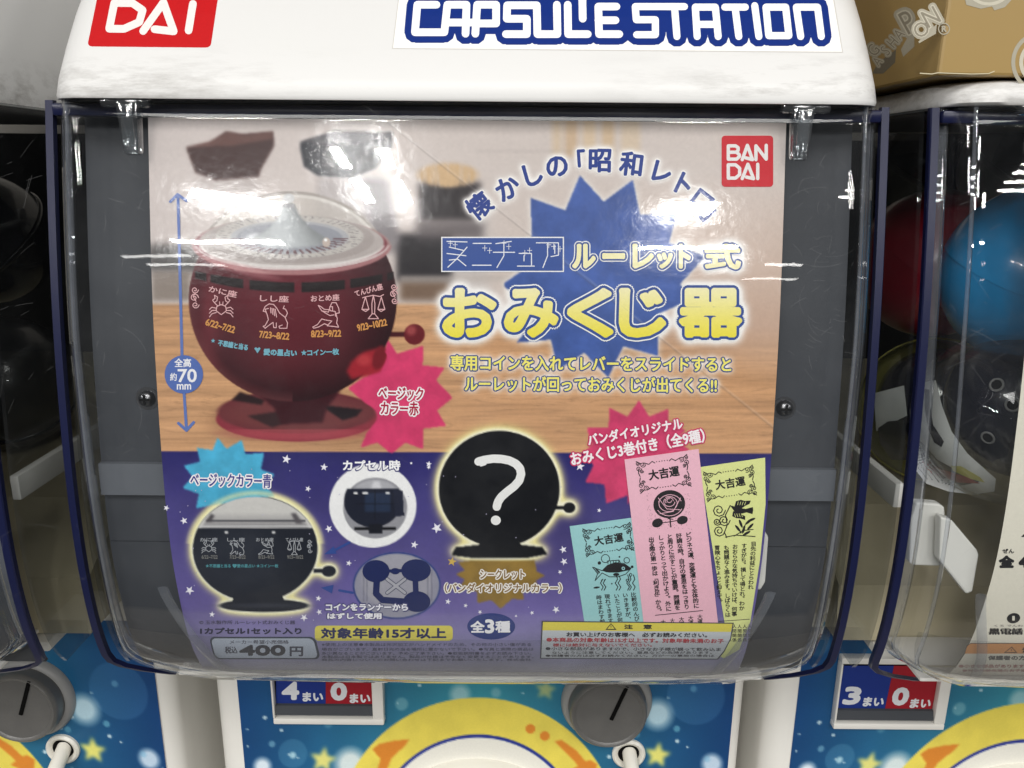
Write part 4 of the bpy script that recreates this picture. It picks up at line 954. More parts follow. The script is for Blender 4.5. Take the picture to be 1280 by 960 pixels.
# prototypes are built once at the middle machine, in its own coordinates, then copied
def cover_rows():
    rr = []
    for uy in list(range(-352, 200, 24))+list(range(200, 340, 10))+[340, 348, 354, 359, 363, 367, 370, 373]:
        y, z = W3(uy, float(DCOVER(uy))); t = max(0, uy-200)/170
        w = .1515-.0022*min(1, max(0, uy+50)/300)
        if uy > 335: w -= .026*((uy-335)/38)**2.6
        rr.append((w, y, z))
    return rr
def panel_art():
    """blue night print round the dial; laid out as on the middle machine"""
    A = Art(290, 760, 640, 330, (30, 96, 140)); h, w = A.h, A.w; X, Y = A.X, A.Y
    t = np.clip(np.abs(X-600)/310, 0, 1)
    c = np.array((64, 158, 176.))*(1-t[..., None])+np.array((24, 74, 132.))*t[..., None]
    A.I = c*(.80+.22*fbm(h, w, 110, 71, 4)[..., None])
    def bok(x, y, r, soft, a, col): A.put(A.e(x, y, r, r, soft)*a, col)
    for x, y, r, soft, a, col in ((366, 942, 18, 2, .25, (110, 170, 200)), (366, 944, 4, 3, .8, (190, 226, 236)), (328, 958, 10, 8, .95, (226, 238, 246)), (340, 930, 4, 1.5, .5, (150, 200, 220)), (438, 955, 18, 14, .9, (232, 240, 236)), (502, 880, 8, 3, .35, (180, 220, 220)), (575, 868, 12, 9, .6, (200, 226, 224)),
                             (870, 870, 36, 2, .22, (96, 150, 200)), (822, 893, 17, 13, .92, (196, 226, 238)), (846, 911, 4, 1.5, .6, (120, 190, 214)), (796, 918, 4, 2, .45, (130, 190, 210)), (890, 955, 12, 8, .9, (206, 224, 240)), (858, 1010, 30, 2, .2, (110, 170, 210)), (350, 1030, 40, 2, .2, (110, 170, 210)),
                             (867, 861, 4, 2, .5, (120, 180, 214)), (884, 949, 4, 2, .5, (120, 180, 214)), (620, 866, 6, 4, .3, (220, 234, 230)), (410, 905, 5, 3, .3, (150, 200, 214)), (310, 800, 14, 3, .3, (120, 180, 214))): bok(x, y, r, soft, a, col)
    def star(x, y, r, col, rot=.15, soft=2):
        P = [(x+(r if i % 2 == 0 else r*.45)*math.sin(rot+i*math.pi/5), y-(r if i % 2 == 0 else r*.45)*math.cos(rot+i*math.pi/5)) for i in range(10)]
        A.put(boxblur(A.poly(P, 0), soft, 2), col)
    star(404, 950, 17, (226, 222, 130)); star(822, 944, 17, (226, 222, 120)); star(682, 862, 14, (160, 180, 130)); star(860, 1040, 14, (226, 222, 120))
    rg = random.Random(12)
    for k in range(90):
        x = rg.uniform(305, 905); y = rg.uniform(850, 1080); r = rg.choice((.9, 1.2, 1.2, 1.8, 2.4)); bok(x, y, r, 1.2, .85, (214, 236, 242))
    # yellow disc and its print
    cx, cy = 597, 1051
    A.put(A.e(cx, cy, 179, 179, 1.2), np.array((232, 214, 92.))*(.93+.12*fbm(h, w, 30, 81, 3)[..., None]))
    A.put(A.e(cx, cy, 133, 133, 1.2), (36, 52, 140)); A.put(A.e(cx, cy, 129, 129, 1), (232, 230, 220))
    OR_ = (216, 134, 50)
    A.put(boxblur(A.poly([(466, 937), (474, 930), (492, 926), (511, 924), (506, 932), (497, 940), (489, 948), (481, 968), (470, 992), (462, 980), (472, 962), (476, 948)], 0), 1, 1), OR_)
    for x, y in ((663, 911), (681, 920)): A.put(A.e(x, y, 6, 6), OR_)
    A.put(boxblur(A.poly([(694, 927), (702, 925), (720, 938), (732, 952), (738, 950), (746, 955), (741, 976), (716, 962), (723, 957), (710, 943)], 0), 1, 1), OR_)
    A.put(A.b(346, 846, 480, 899, 1), (200, 204, 206))
    return A
PART = panel_art()

def build_machine(low_hood=False):
    root = empty('capsule_machine', ORG)
    def A_(name, me, mat, **k): return add(name, me, M[mat], root, ORG, **k)
    def sh(me): return shift(me, (X0, 0, 0))
    # hood
    if not low_hood:
        rows = []
        for uy, D, w in ((-352.5, .2905, .1462), (-353.2, .2884, .1474), (-358, .2876, .1476), (-380, .2883, .1472), (-420, .2918, .1464), (-460, .2958, .1453), (-500, .3007, .1438), (-560, .310, .141), (-620, .326, .135), (-660, .345, .126), (-690, .372, .110), (-705, .40, .085)):
            y, z = W3(uy, D); rows.append((w*1.03, y, z))
        me = loft(rows, .014, .20, 'hood', seg=8, cap_top=False, cap_bottom=True)
    else:
        rows = []
        for uy, D, w in ((-353, .2935, .1540), (-354, .2905, .1560), (-358, .2895, .1565), (-372, .2893, .1560), (-381, .2903, .1550), (-384.5, .2935, .1520), (-385.5, .299, .147)):
            y, z = W3(uy, D); rows.append((w, y, z))
        me = loft(rows, .020, .22, 'hood', seg=8, cap_bottom=True, cap_top=True)
    hood = A_('hood', sh(me), 'hood', angle=50)
    # under the hood: a dark ceiling
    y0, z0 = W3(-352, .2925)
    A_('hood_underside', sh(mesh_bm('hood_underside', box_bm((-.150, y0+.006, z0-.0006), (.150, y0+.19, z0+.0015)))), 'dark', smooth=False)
    # navy front frame: head bar and the two side bars following the cover's curve
    yb, zb = W3(-331, float(DCOVER(-331))+.004)
    A_('frame_head', sh(mesh_bm('frame_head', box_bm((-.1550, y0+.0065, zb), (.1550, y0+.0125, z0-.001), .001))), 'navy')
    for s in (-1, 1):
        P = []; Qp = []
        for uy in list(range(-350, 200, 30))+list(range(200, 340, 12))+[344, 352, 358, 363, 367]:
            y, z = W3(uy, float(DCOVER(uy))+.009); P.append((y, z)); Qp.append((y+.0028, z))
        bm = bmesh.new(); V = []
        for k, (a, b) in enumerate(zip(P, Qp)):
            t = max(0.0, (k-len(P)+5)/4.0) if k > len(P)-6 else 0.0; n_ = .024*t**2.4
            V.append([bm.verts.new(q) for q in ((s*(.1554-n_), a[0], a[1]), (s*(.1582-n_), a[0], a[1]), (s*(.1586-n_), a[0]+.0006, a[1]), (s*(.1586-n_), b[0], b[1]), (s*(.1554-n_), b[0], b[1]))])
        for a, b in zip(V[:-1], V[1:]):
            for i in range(5): bm.faces.new((a[i], a[(i+1) % 5], b[(i+1) % 5], b[i]))
        bm.faces.new(V[0]); bm.faces.new(V[-1])
        A_('frame_side', sh(mesh_bm('frame_side', bm)), 'navy', angle=30)
        # smoked clear side wall
        P2 = [(P[i][0]+.010, P[i][1]) for i in range(len(P))]
        A_('side_window', sh(prism('side_window', P2+[(.62, P[-1][1]), (.62, P[0][1])], s*.1562, s*.1578)), 'side', smooth=False)
        # pale rail inside along the side
        A_('side_rail', sh(mesh_bm('side_rail', box_bm((s*.150-.002, .318, CAMZ-.1385), (s*.150+.002, .60, CAMZ-.1275), .0008))), 'white')
    # inside: back, tray, ledge
    A_('back_wall', sh(mesh_bm('back_wall', box_bm((-.1570, .618, CAMZ-.235), (.1570, .622, CAMZ+.022)))), 'black', smooth=False)
    zt = CAMZ
    A_('tray', sh(prism('tray', [(.352, zt-.224), (.356, zt-.196), (.40, zt-.172), (.617, zt-.142), (.617, zt-.226)], -.1535, .1535)), 'beige', smooth=False)
    A_('base_deck', sh(mesh_bm('base_deck', box_bm((-.134, .348, CAMZ-.232), (.134, .617, CAMZ-.2265), .001))), 'white')
    A_('bright_band_slab', sh(mesh_bm('bright_band_slab', box_bm((-.131, .3140, CAMZ-.2208), (.131, .3476, CAMZ-.2188), .0008))), 'white')  # white slab added to show as a bright band through the lip
    # backing behind the poster with step and screws
    D2 = Curved(DPOSTER, off=.0115)
    def strip(name, ya, yb_, w, mat, off=.0115, th=.002):
        P = []; Q = []
        for uy in np.arange(ya, yb_+.1, (yb_-ya)/14):
            y, z = W3(uy, float(DPOSTER(uy))+off); P.append((y, z)); Q.append((y+th, z))
        A_(name, sh(prism(name, P+Q[::-1], -w, w)), mat, angle=60)
    if not low_hood: strip('backing_panel', -336, 200, .1490, 'dark', off=.0120)
    if not low_hood: strip('backing_panel', 201, 352, .1490, 'dark', off=.0120)
    if not low_hood: strip('backing_ledge', 104, 143, .1485, 'inner', off=.0085, th=.0025)
    for x, y in (() if low_hood else ((184, 498), (980.5, 510))):
        u, v = unroll(x, y); p = Vector(world(u, v, float(DPOSTER(v))+.0118)); p.x = X0+(p.x-X0)
        prof = [(0, .0026), (.0016, .0024), (.0030, .0014), (.0034, 0), (.0046, 0), (.0046, -.0006)]
        sc = A_('screw', lathe('screw', prof, 24, (0, -1, .1), p), 'screw')
        c = bmesh.new(); box_bm((p.x-.0019, p.y-.0029, p.z-.0003), (p.x+.0019, p.y-.0022, p.z+.0005), bm=c); box_bm((p.x-.0004, p.y-.0030, p.z-.0018), (p.x+.0004, p.y-.0023, p.z+.0021), bm=c)
        me = mesh_bm('screw_slot', c); shift(me, (-ORG[0], -ORG[1], -ORG[2])); me.materials.append(M['slot'])
        link('screw_slot', me, sc)
    # clear cover
    cv = add('clear_cover', sh(loft(cover_rows(), .0110, .0135, 'clear_cover', seg=8, cap_bottom=True)), M['cover'], root, ORG, angle=60, solid=.0016)
    # thick moulded edge of the cover (rim band down both sides)
    cr = cover_rows()
    for s in (-1, 1):
        P = [(y+.0122, z) for w, y, z in cr]; Q = [(y+.0150, z) for w, y, z in cr]
        bm = bmesh.new(); V = []
        for (w, y, z) in cr:
            V.append([bm.verts.new((s*(w-a), y+b, z)) for a, b in ((-.0002, .0112), (-.0028, .0128), (-.0028, .0138), (.0010, .0140), (.0014, .0130))])
        for a, b in zip(V[:-1], V[1:]):
            for i in range(5): j = (i+1) % 5; bm.faces.new((a[i], a[j], b[j], b[i]))
        add('cover_rim', sh(mesh_bm('cover_rim', bm)), M['edge'], root, ORG, angle=60)
        # raised rib just inside the rounded corner
        bm = bmesh.new(); V = []
        for (w, y, z) in cr[:-2]:
            V.append([bm.verts.new((s*(w-a), y+b, z)) for a, b in ((.0060, .0008), (.0055, .0004), (.0048, .0009), (.0048, .0020), (.0060, .0020))])
        for a, b in zip(V[:-1], V[1:]):
            for i in range(5): j = (i+1) % 5; bm.faces.new((a[i], a[j], b[j], b[i]))
        add('cover_rib', sh(mesh_bm('cover_rib', bm)), M['edge'], root, ORG, angle=60)
        # curved poster rail at the lower corner
        bm = bmesh.new(); V = []
        for k in range(15):
            t = k/14; uy = 258+t*112; D = float(DPOSTER(uy))-.0035; x = s*(.1235-.013*t**1.4-.004*t); y, z = W3(uy, D)
            V.append([bm.verts.new((x+a, y+b, z)) for a, b in ((-.0022, 0), (-.0016, -.0012), (.0016, -.0012), (.0022, 0), (0, .001))])
        for a, b in zip(V[:-1], V[1:]):
            for i in range(5): j = (i+1) % 5; bm.faces.new((a[i], a[j], b[j], b[i]))
        bm.faces.new(V[0])
        add('poster_rail', sh(mesh_bm('poster_rail', bm)), M['edge'], root, ORG, angle=60)
    # hinge lugs at the top corners
    for s in (-1, 1):
        y, z = W3(-330, .2940)
        xx = s*.1222
        bm = box_bm((xx-.0042, y-.004, z-.0135), (xx+.0042, y+.0015, z+.006), .0016)
        for v in bm.verts:
            if v.co.z < z-.006: v.co.x = xx+(v.co.x-xx)*.72
        add('hinge_lug', sh(mesh_bm('hinge_lug', bm)), M['lug'], root, ORG)
        bm = box_bm((xx-.0022, y-.0046, z-.0105), (xx+.0022, y-.0036, z+.004), .0004)
        add('hinge_lug', sh(mesh_bm('hinge_lug', bm)), M['lug'], root, ORG)
        bm = box_bm((xx+s*.001-.009, y-.0035, z+.0030), (xx+s*.001+.009, y+.002, z+.0068), .0014)
        add('hinge_clip', sh(mesh_bm('hinge_clip', bm)), M['lug'], root, ORG)
    # milky bottom lip; refracted light from the body painted in as haze
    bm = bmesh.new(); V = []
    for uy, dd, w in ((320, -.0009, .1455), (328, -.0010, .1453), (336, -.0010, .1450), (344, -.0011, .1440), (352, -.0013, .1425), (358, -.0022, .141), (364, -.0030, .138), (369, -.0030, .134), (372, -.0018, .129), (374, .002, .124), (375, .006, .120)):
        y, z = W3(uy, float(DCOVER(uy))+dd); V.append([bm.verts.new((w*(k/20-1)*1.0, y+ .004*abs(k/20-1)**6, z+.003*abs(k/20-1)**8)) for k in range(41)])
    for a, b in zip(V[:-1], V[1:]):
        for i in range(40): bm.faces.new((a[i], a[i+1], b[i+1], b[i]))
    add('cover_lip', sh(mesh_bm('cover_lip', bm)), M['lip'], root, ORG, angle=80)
    # bead added along the bottom edge to catch a shiny line
    w0, y0_, z0_ = cover_rows()[-2]; bm = bmesh.new(); V = []
    for k in range(41):
        u = k/20-1; x = (w0-.002)*u; yy = y0_+.010*abs(u)**10; rr = .0017
        V.append([bm.verts.new((x, yy+rr*math.cos(a*math.pi/4), z0_+.0005+rr*math.sin(a*math.pi/4))) for a in range(8)])
    for a, b in zip(V[:-1], V[1:]):
        for i in range(8): bm.faces.new((a[i], a[(i+1) % 8], b[(i+1) % 8], b[i]))
    add('shine_bead', sh(mesh_bm('shine_bead', bm)), M['lug'], root, ORG, angle=80)
    # ------------- lower body
    yt, ztop = W3(372, .36)
    zp0, zp1 = 0.0, CAMZ-.238
    bd = [(.1595, YP-.002, zp1), (.1595, YP-.002, 0.0)]
    A_('lower_body', sh(loft(bd, .012, .20, 'lower_body', seg=8)), 'white', angle=60)
    A_('body_top', sh(mesh_bm('body_top', box_bm((-.1585, YP-.001, zp1), (.1585, YP+.20, zp1+.0015)))), 'white', smooth=False)
    # printed panel
    xs = np.linspace(px(302.5, 900, PANEL).x, px(913.5, 900, PANEL).x, 300)
    us = np.arange(300, 560, 1.6); us = np.concatenate([us])
    hole = None
    o = art_sheet('printed_panel', PART, xs, us, PlaneY(YP-.0024), root, M['panel'], ORG)
    # counter window: white frame, dark recess with two cards
    P = lambda x, y: px(x, y, PANEL)
    a, b = P(340, 815), P(470, 896); xl, xr, zt_, zb_ = a.x, b.x, a.z, b.z
    fr = bmesh.new()
    box_bm((xl, YP-.0075, zb_-.0002), (xr+.006, YP-.001, zb_+.0038), .0007, bm=fr)
    box_bm((xl, YP-.0075, zt_), (xr+.006, YP-.001, zt_+.004), .0007, bm=fr)
    box_bm((xr-.0006, YP-.0075, zb_+.0039), (xr+.006, YP-.001, zt_-.0001), .0007, bm=fr)
    box_bm((xl, YP-.0075, zb_+.0039), (xl+.0012, YP-.001, zt_-.0001), .0004, bm=fr)
    cwin = A_('counter_window', mesh_bm('counter_window', fr), 'white')
    bk = box_bm((xl+.0012, YP-.0034, zb_+.0039), (xr-.0006, YP-.0026, zt_-.0001))
    me = shift(mesh_bm('recess', bk), tuple(-v for v in ORG)); me.materials.append(M['slot']); link('recess', me, cwin)
    bv = prism('bevel_strip', [(YP-.0036, zb_+.0118), (YP-.0052, zb_+.0112), (YP-.0070, zb_+.0060), (YP-.0036, zb_+.0042)], xl+.0014, xr-.0008)
    shift(bv, tuple(-v for v in ORG)); bv.materials.append(M['dark']); link('bevel_strip', bv, cwin)
    # coin knob with slot
    c = P(757.5, 873)
    rk = 47/FPX*.482
    kn = A_('coin_collar', lathe('coin_collar', [(rk*1.20, .001), (rk*1.20, .0035), (rk*1.14, .0060), (rk*1.06, .0072), (rk*1.02, .0072)], 64, (0, -1, 0), (c.x, YP, c.z)), 'collar')
    kb = A_('coin_knob', lathe('coin_knob', [(rk*1.02, .002), (rk*1.01, .0125), (rk*.985, .0150), (rk*.94, .0160), (rk*.88, .0156), (rk*.85, .0150), (0, .0150)], 64, (0, -1, 0), (c.x, YP, c.z)), 'knob')
    aa, bb = px(784, 858, PlaneY(YP-.0154)), px(764, 900, PlaneY(YP-.0154))
    d = (bb-aa); L_ = d.length; mid = (aa+bb)/2
    sb = box_bm((-.0011, -.0006, -L_/2), (.0011, .0004, L_/2), .0003)
    ang = math.atan2(d.x, -d.z)
    bmesh.ops.rotate(sb, verts=sb.verts[:], cent=(0, 0, 0), matrix=Matrix.Rotation(-ang*1.0, 3, 'Y'))
    me = mesh_bm('coin_slot', sb); shift(me, (mid.x-ORG[0], YP-.0153-ORG[1], mid.z-ORG[2])); me.materials.append(M['slot']); link('coin_slot', me, kb)
    # lever: bezel and a rod reaching out and down towards the viewer
    c = P(785, 938); rb = 21/FPX*.49
    A_('lever_bezel', lathe('lever_bezel', [(rb, .001), (rb*.98, .0038), (rb*.86, .0050), (rb*.70, .0042), (rb*.62, .0025)], 40, (0, -1, 0), (c.x, YP, c.z)), 'dial')
    A_('lever_socket', lathe('lever_socket', [(rb*.66, .0027), (0, .0027)], 32, (0, -1, 0), (c.x, YP, c.z)), 'slot')
    ax = Vector((.05, -1, -.42)).normalized()
    A_('return_lever', lathe('return_lever', [(rb*.42, -.002), (rb*.42, .0255), (rb*.39, .0268), (rb*.24, .0270), (rb*.22, .0262), (rb*.12, .0262), (0, .0268)], 32, ax, (c.x+.0005, YP-.003, c.z)), 'dial')
    # big dial
    c = P(597, 1051); rd = 128/FPX*.50
    A_('dial_dome', lathe('dial_dome', [(rd, .0015), (rd*.995, .006), (rd*.97, .0085), (rd*.93, .0088), (rd*.90, .0078), (rd*.86, .0082), (rd*.75, .0125), (rd*.55, .0170), (rd*.3, .0195), (0, .0200)], 96, (0, -1, 0), (c.x, YP, c.z)), 'dial')
    A_('turn_handle', mesh_bm('turn_handle', box_bm((c.x-rd*.62, YP-.040, c.z-.008), (c.x+rd*.62, YP-.012, c.z+.008), .005, 3)), 'dial')
    return root

def add_counter(root, n, dx):
    """the two number cards in the counter window"""
    I = Ink(); L0 = 2
    x0 = 345; sc = 1.0
    I.rect(345, 826, 407, 880, L0, (32, 54, 132)); I.rect(407.2, 826, 466, 880, L0, (158, 32, 44))
    W = (222, 224, 228)
    I.text(n, 352, 852, 374, 875, 3, W, bold=1.6); I.text('まい', 378, 865, 404, 877, 3, W, bold=.7)
    I.text('0', 413, 853, 434, 876, 3, W, bold=1.8); I.text('まい', 437, 867, 463, 879, 3, W, bold=.7)
    o = I.build('number_card', PlaneY(YP-.0037), root, M['sticker'], ORG)
    o['label'] = 'blue and red number cards reading %s and 0' % n
    return o

def white_hook(root, pts, name, y0, th, label=None):
    """a bent white tab standing off the backing; pts are photo points at plane y0"""
    P = [px(x, y, PlaneY(y0)) for x, y in pts]
    me = prism_xz(name, [(p.x, p.z) for p in P], y0, y0+th, .0008)
    shift(me, (-root.location.x, -root.location.y, -root.location.z)); me.materials.append(M['hook'])
    o = link(name, me, root)
    return o
GR = 'capsule machines standing side by side'
m_mid = build_machine(False)
tag(m_mid, 'white hooded capsule machine in the middle, clear cover over the red toy poster', 'capsule machine', GR)
add_counter(m_mid, '4', 0)
def copy_tree(o, parent=None):
    c = o.copy(); COL.objects.link(c); c.parent = parent
    for ch in list(o.children): copy_tree(ch, c)
    return c
m_left = copy_tree(m_mid); m_left.location.x -= .343
for o in list(m_left.children):
    if o.name.startswith('number_card'): bpy.data.objects.remove(o)
add_counter(m_left, '3', 0)
tag(m_left, 'capsule machine at the left edge with an empty looking dark window', 'capsule machine', GR)
PIT = .3325
m_right = build_machine(True); m_right.location.x += PIT
tag(m_right, 'capsule machine on the right with a low white ledge under the gold box', 'capsule machine', GR)
add_counter(m_right, '3', 0)

# hooks that hold the posters
white_hook(m_mid, [(944, 612), (970, 613), (978, 620), (977, 700), (970, 704), (952, 700)], 'poster_hook', .3085, .004)
white_hook(m_mid, [(940, 660), (955, 662), (961, 672), (957, 728), (951, 738), (940, 737)], 'poster_hook', .3035, .004)
white_hook(m_mid, [(203, 612), (214, 612), (222, 700), (214, 712), (208, 706)], 'poster_hook', .3085, .004)
white_hook(m_right, [(1139, 650), (1137, 704), (1142, 707), (1174, 708), (1185, 700), (1181, 634), (1174, 630), (1146, 628)], 'poster_hook', .3105, .005)
white_hook(m_right, [(1176, 646), (1190, 650), (1222, 688), (1224, 694), (1216, 740), (1208, 743), (1174, 700)], 'poster_hook', .3035, .005)

# ------------------------------------------------------------------ stickers on the middle hood
HOOD = Curved(pchip([(-560, .3098), (-500, .3005), (-460, .2956), (-420, .2916), (-380, .2881), (-358, .2874)]), np.array([-560, -500, -460, -420, -380, -358.]), off=-.0001)
HOOD.inv = 1.0/np.array([.310, .3007, .2958, .2918, .2883, .2876])
I = Ink()
RED = (196, 26, 30); WT = (236, 232, 228)
def par(x0, y0, w, h, sk): return lambda u, v: (x0+u*w+sk*(v*h), y0+v*h)
def skewlogo(I):
    # corners: bottom left (109,57) bottom right (263,59), leaning in to the top
    def f(u, v):
        y = -66+v*124; xl = 109+(58-y)*.205; xr = 263+(59-y)*.15
        return xl+u*(xr-xl), y+u*1.5
    P = []
    for cx, cy, a in ((.96, .04, -90), (.96, .96, 0), (.04, .96, 90), (.04, .04, 180)):
        for k in range(5): t = R(a+k*22.5); P.append(f(cx+.04*math.cos(t), cy+.04*math.sin(t)))
    I.poly(P, 1, RED)
    sw = 9.6
    def ln(pts): I.line([f(a, b) for a, b in pts], sw, 2, WT)
    ln([(.13, .12), (.13, .40), (.29, .40), (.345, .35), (.345, .31), (.29, .26), (.13, .26)]); ln([(.13, .12), (.27, .12), (.32, .155), (.32, .22), (.28, .26)])
    ln([(.40, .42), (.50, .12), (.60, .42)]); ln([(.665, .42), (.665, .12), (.865, .40), (.865, .11)])
    ln([(.15, .56), (.15, .82), (.27, .82), (.385, .75), (.395, .63), (.30, .56), (.15, .56)])
    ln([(.43, .84), (.555, .55), (.68, .84)]); ln([(.52, .82), (.68, .84)])
    ln([(.80, .56), (.80, .83)])
skewlogo(I)
I.build('logo_sticker', HOOD, m_mid, M['sticker'], ORG)['label'] = 'red sticker with white letters'
I = Ink(); S_ = 4.267
def hp(x, y): return (x/S_+480, y/S_)
def hq(x, y): return (x/S_+770, y/S_)
I.poly([(490, 61), (1054, 66), (1042, -6), (1030, -58), (505, -62)], 1, (206, 203, 198)); I.poly([(491.3, 60), (1052.5, 64.8), (1040.5, -6), (1029, -57), (506, -61)], 2, (248, 246, 242))
BL = (18, 46, 124); WL = (250, 249, 246); tw = 9.6
let = []
def P1(*p): let.append(([hp(*q) for q in p], tw))
def P2(*p): let.append(([hq(*q) for q in p], tw*.93))
P1((280, 25), (178, 25), (165, 172), (322, 172), (338, 25), (440, 25), (435, 180)); P1((335, 120), (480, 120)) # C A
P1((487, 180), (497, 25), (598, 25), (598, 125), (490, 125))                                   # P
P1((815, 28), (657, 28), (655, 100), (762, 100), (762, 182), (650, 182))                       # S
P1((815, 28), (818, 182), (925, 182), (922, 25)); P1((980, 25), (982, 182), (1087, 182)); P1((1057, -60), (1060, 100)); P1((1240, 35), (1143, 35), (1147, 182), (1255, 182)); P1((1143, 108), (1235, 108)) # U L ' E
P2((365, 35), (103, 35), (108, 105), (210, 105), (210, 185), (110, 185)); P2((312, 35), (325, 195)) # S T
P2((433, 195), (423, 38), (530, 38), (545, 195)); P2((430, 130), (535, 130))                     # A
P2((580, 38), (690, 38)); P2((635, 38), (655, 195)); P2((740, 30), (762, 195))                     # T I
P2((800, 38), (905, 38), (922, 190), (815, 190), (800, 38)); P2((985, 195), (962, 38), (1075, 38), (1095, 195))  # O N
top = [(518, -30), (1030, -30)]
for pts, wd_ in let: I.line(pts, wd_+17, 3, BL)
I.poly([(523, -26), (1024, -24), (1030, 40), (516, 40)], 4, BL)
for x in (612, 855): pass
for pts, wd_ in let: I.line(pts, wd_, 5, WL)
I.build('name_sticker', HOOD, m_mid, M['sticker'], ORG)['label'] = 'white and blue lettered sticker'

# scuffs and scratches on the middle cover
CV = Curved(DCOVER, off=-.0006)
I = Ink(); rg = random.Random(21)
I.line([(455, 131), (520, 178), (600, 236), (700, 318), (820, 418), (905, 486)], .7, 1, WT, caps=False)
for k in range(110):
    side = rg.random()
    x, y = (rg.uniform(95, 185), rg.uniform(160, 780)) if side < .35 else ((rg.uniform(985, 1060), rg.uniform(160, 760)) if side < .8 else (rg.uniform(200, 980), rg.uniform(150, 820)))
    a = rg.choice((rg.gauss(.5, .3), rg.gauss(-.9, .4), rg.uniform(0, 3))); l = rg.uniform(4, 22); cv = rg.uniform(-.02, .02)
    pts = [(x+math.cos(a+cv*t)*t, y+math.sin(a+cv*t)*t) for t in np.linspace(0, l, 5)]
    I.line(pts, rg.uniform(.3, .55), 1, WT, caps=False)
for k in range(46):   # long shallow wiping arcs
    cx_, cy_ = (rg.uniform(1020, 1060), rg.uniform(230, 420)) if k % 3 else (rg.uniform(110, 150), rg.uniform(250, 700))
    r_ = rg.uniform(14, 70); a0 = rg.uniform(0, 6.28); da = rg.uniform(.3, 1.1)
    pts = [(cx_+r_*math.cos(a0+da*t/8), cy_+r_*.8*math.sin(a0+da*t/8)) for t in range(9)]
    pts = [p for p in pts if 90 < p[0] < 185 or 985 < p[0] < 1078]
    if len(pts) > 2 and max(p[0] for p in pts)-min(p[0] for p in pts) < 120: I.line(pts, rg.uniform(.25, .5), 1, WT, caps=False)
o = I.build('scratches', CV, m_mid, M['scratch'], ORG); o['kind'] = 'stuff'
for mm, bx, sd in ((m_right, 1180, 5), (m_left, -60, 6)):
    I = Ink(); rg = random.Random(sd)
    for k in range(40):
        x, y = rg.uniform(bx, bx+120), rg.uniform(170, 760); a = rg.choice((rg.gauss(-.6, .25), rg.uniform(0, 3))); l = rg.uniform(5, 40)
        I.line([(x+math.cos(a)*t, y+math.sin(a)*t+.004*t*t) for t in np.linspace(0, l, 5)], rg.uniform(.3, .6), 1, WT, caps=False)
    o = I.build('scratches', CV, mm, M['scratch'], tuple(mm.location)); o['kind'] = 'stuff'

# ------------------------------------------------------------------ poster of the right machine
rp = empty('poster', (X0+PIT, OR[1], OR[2])); tag(rp, 'cream white poster partly in view inside the right machine', 'poster')
A2 = Art(1180, 100, 420, 800, (226, 222, 206)); A2.I *= (.985+.03*fbm(A2.h, A2.w, 40, 91, 3)[..., None])
art_sheet('paper_sheet', A2, np.linspace(PXL+PIT, PXR+PIT, 30), np.array([r for r in NODES if -330 <= r <= 360]), SURF, rp, M['poster'], tuple(rp.location))
I = Ink(); KK = (30, 30, 32); v = lambda x, y: (x/4.36+1180, y/4.36+640)
def bt(I, t, x0, y0, x1, y1, l, c, b, **k): a = v(x0, y0); d = v(x1, y1); I.text(t, a[0], a[1], d[0], d[1], l, c, bold=b, **k)
bt(I, 'ぜん', 318, 200, 382, 226, 2, KK, .3); bt(I, '全', 298, 236, 384, 306, 2, KK, 1.3); bt(I, '4', 406, 236, 466, 308, 2, KK, 2); bt(I, '種', 474, 236, 560, 306, 2, KK, 1.3)
I.poly([v(420, 135), v(450, 108), v(480, 140)], 2, KK)
a = v(379, 579); I.ell(a[0], a[1], 8.4, 6.4, 2, KK, n=24, rot=-.2); bt(I, '1', 372, 566, 386, 592, 3, (226, 222, 206), .5)
bt(I, '黒電話', 242, 632, 432, 670, 2, KK, .9, skew=.0); bt(I, 'くろ でんわ', 275, 614, 430, 626, 2, (120, 116, 110), .1)
I.poly([v(145, 716), v(620, 716), v(620, 772), v(112, 772), v(125, 730)], 2, (214, 150, 92))
I.line([v(60, 850), v(112, 772), v(125, 730), v(145, 716), v(620, 716)], .8, 4, (60, 60, 60))
a = v(365, 753); I.poly([(a[0]-9, a[1]+3.4), (a[0]+1, a[1]-4.4), (a[0]+8, a[1]+3.4)], 3, KK); I.poly([(a[0]-6.6, a[1]+2.4), (a[0]+.8, a[1]-3.1), (a[0]+5.8, a[1]+2.4)], 4, (214, 150, 92)); I.line([(a[0]+.8, a[1]-1.6), (a[0]+.2, a[1]+1)], .9, 5, KK)
bt(I, '注意', 425, 738, 520, 768, 3, KK, .5)
bt(I, '保護者の方へ　必ずお読みください', 240, 782, 900, 808, 2, (70, 70, 72), .35); bt(I, '●小さな部品があります。誤って飲み込むと窒息の危険', 80, 830, 900, 850, 2, (170, 120, 116), .3); bt(I, '●対象年齢未満のお子様には絶対に与えないでください', 100, 856, 900, 872, 2, (170, 120, 116), .3)
I.build('lettering', SURF, rp, M['poster'], tuple(rp.location))

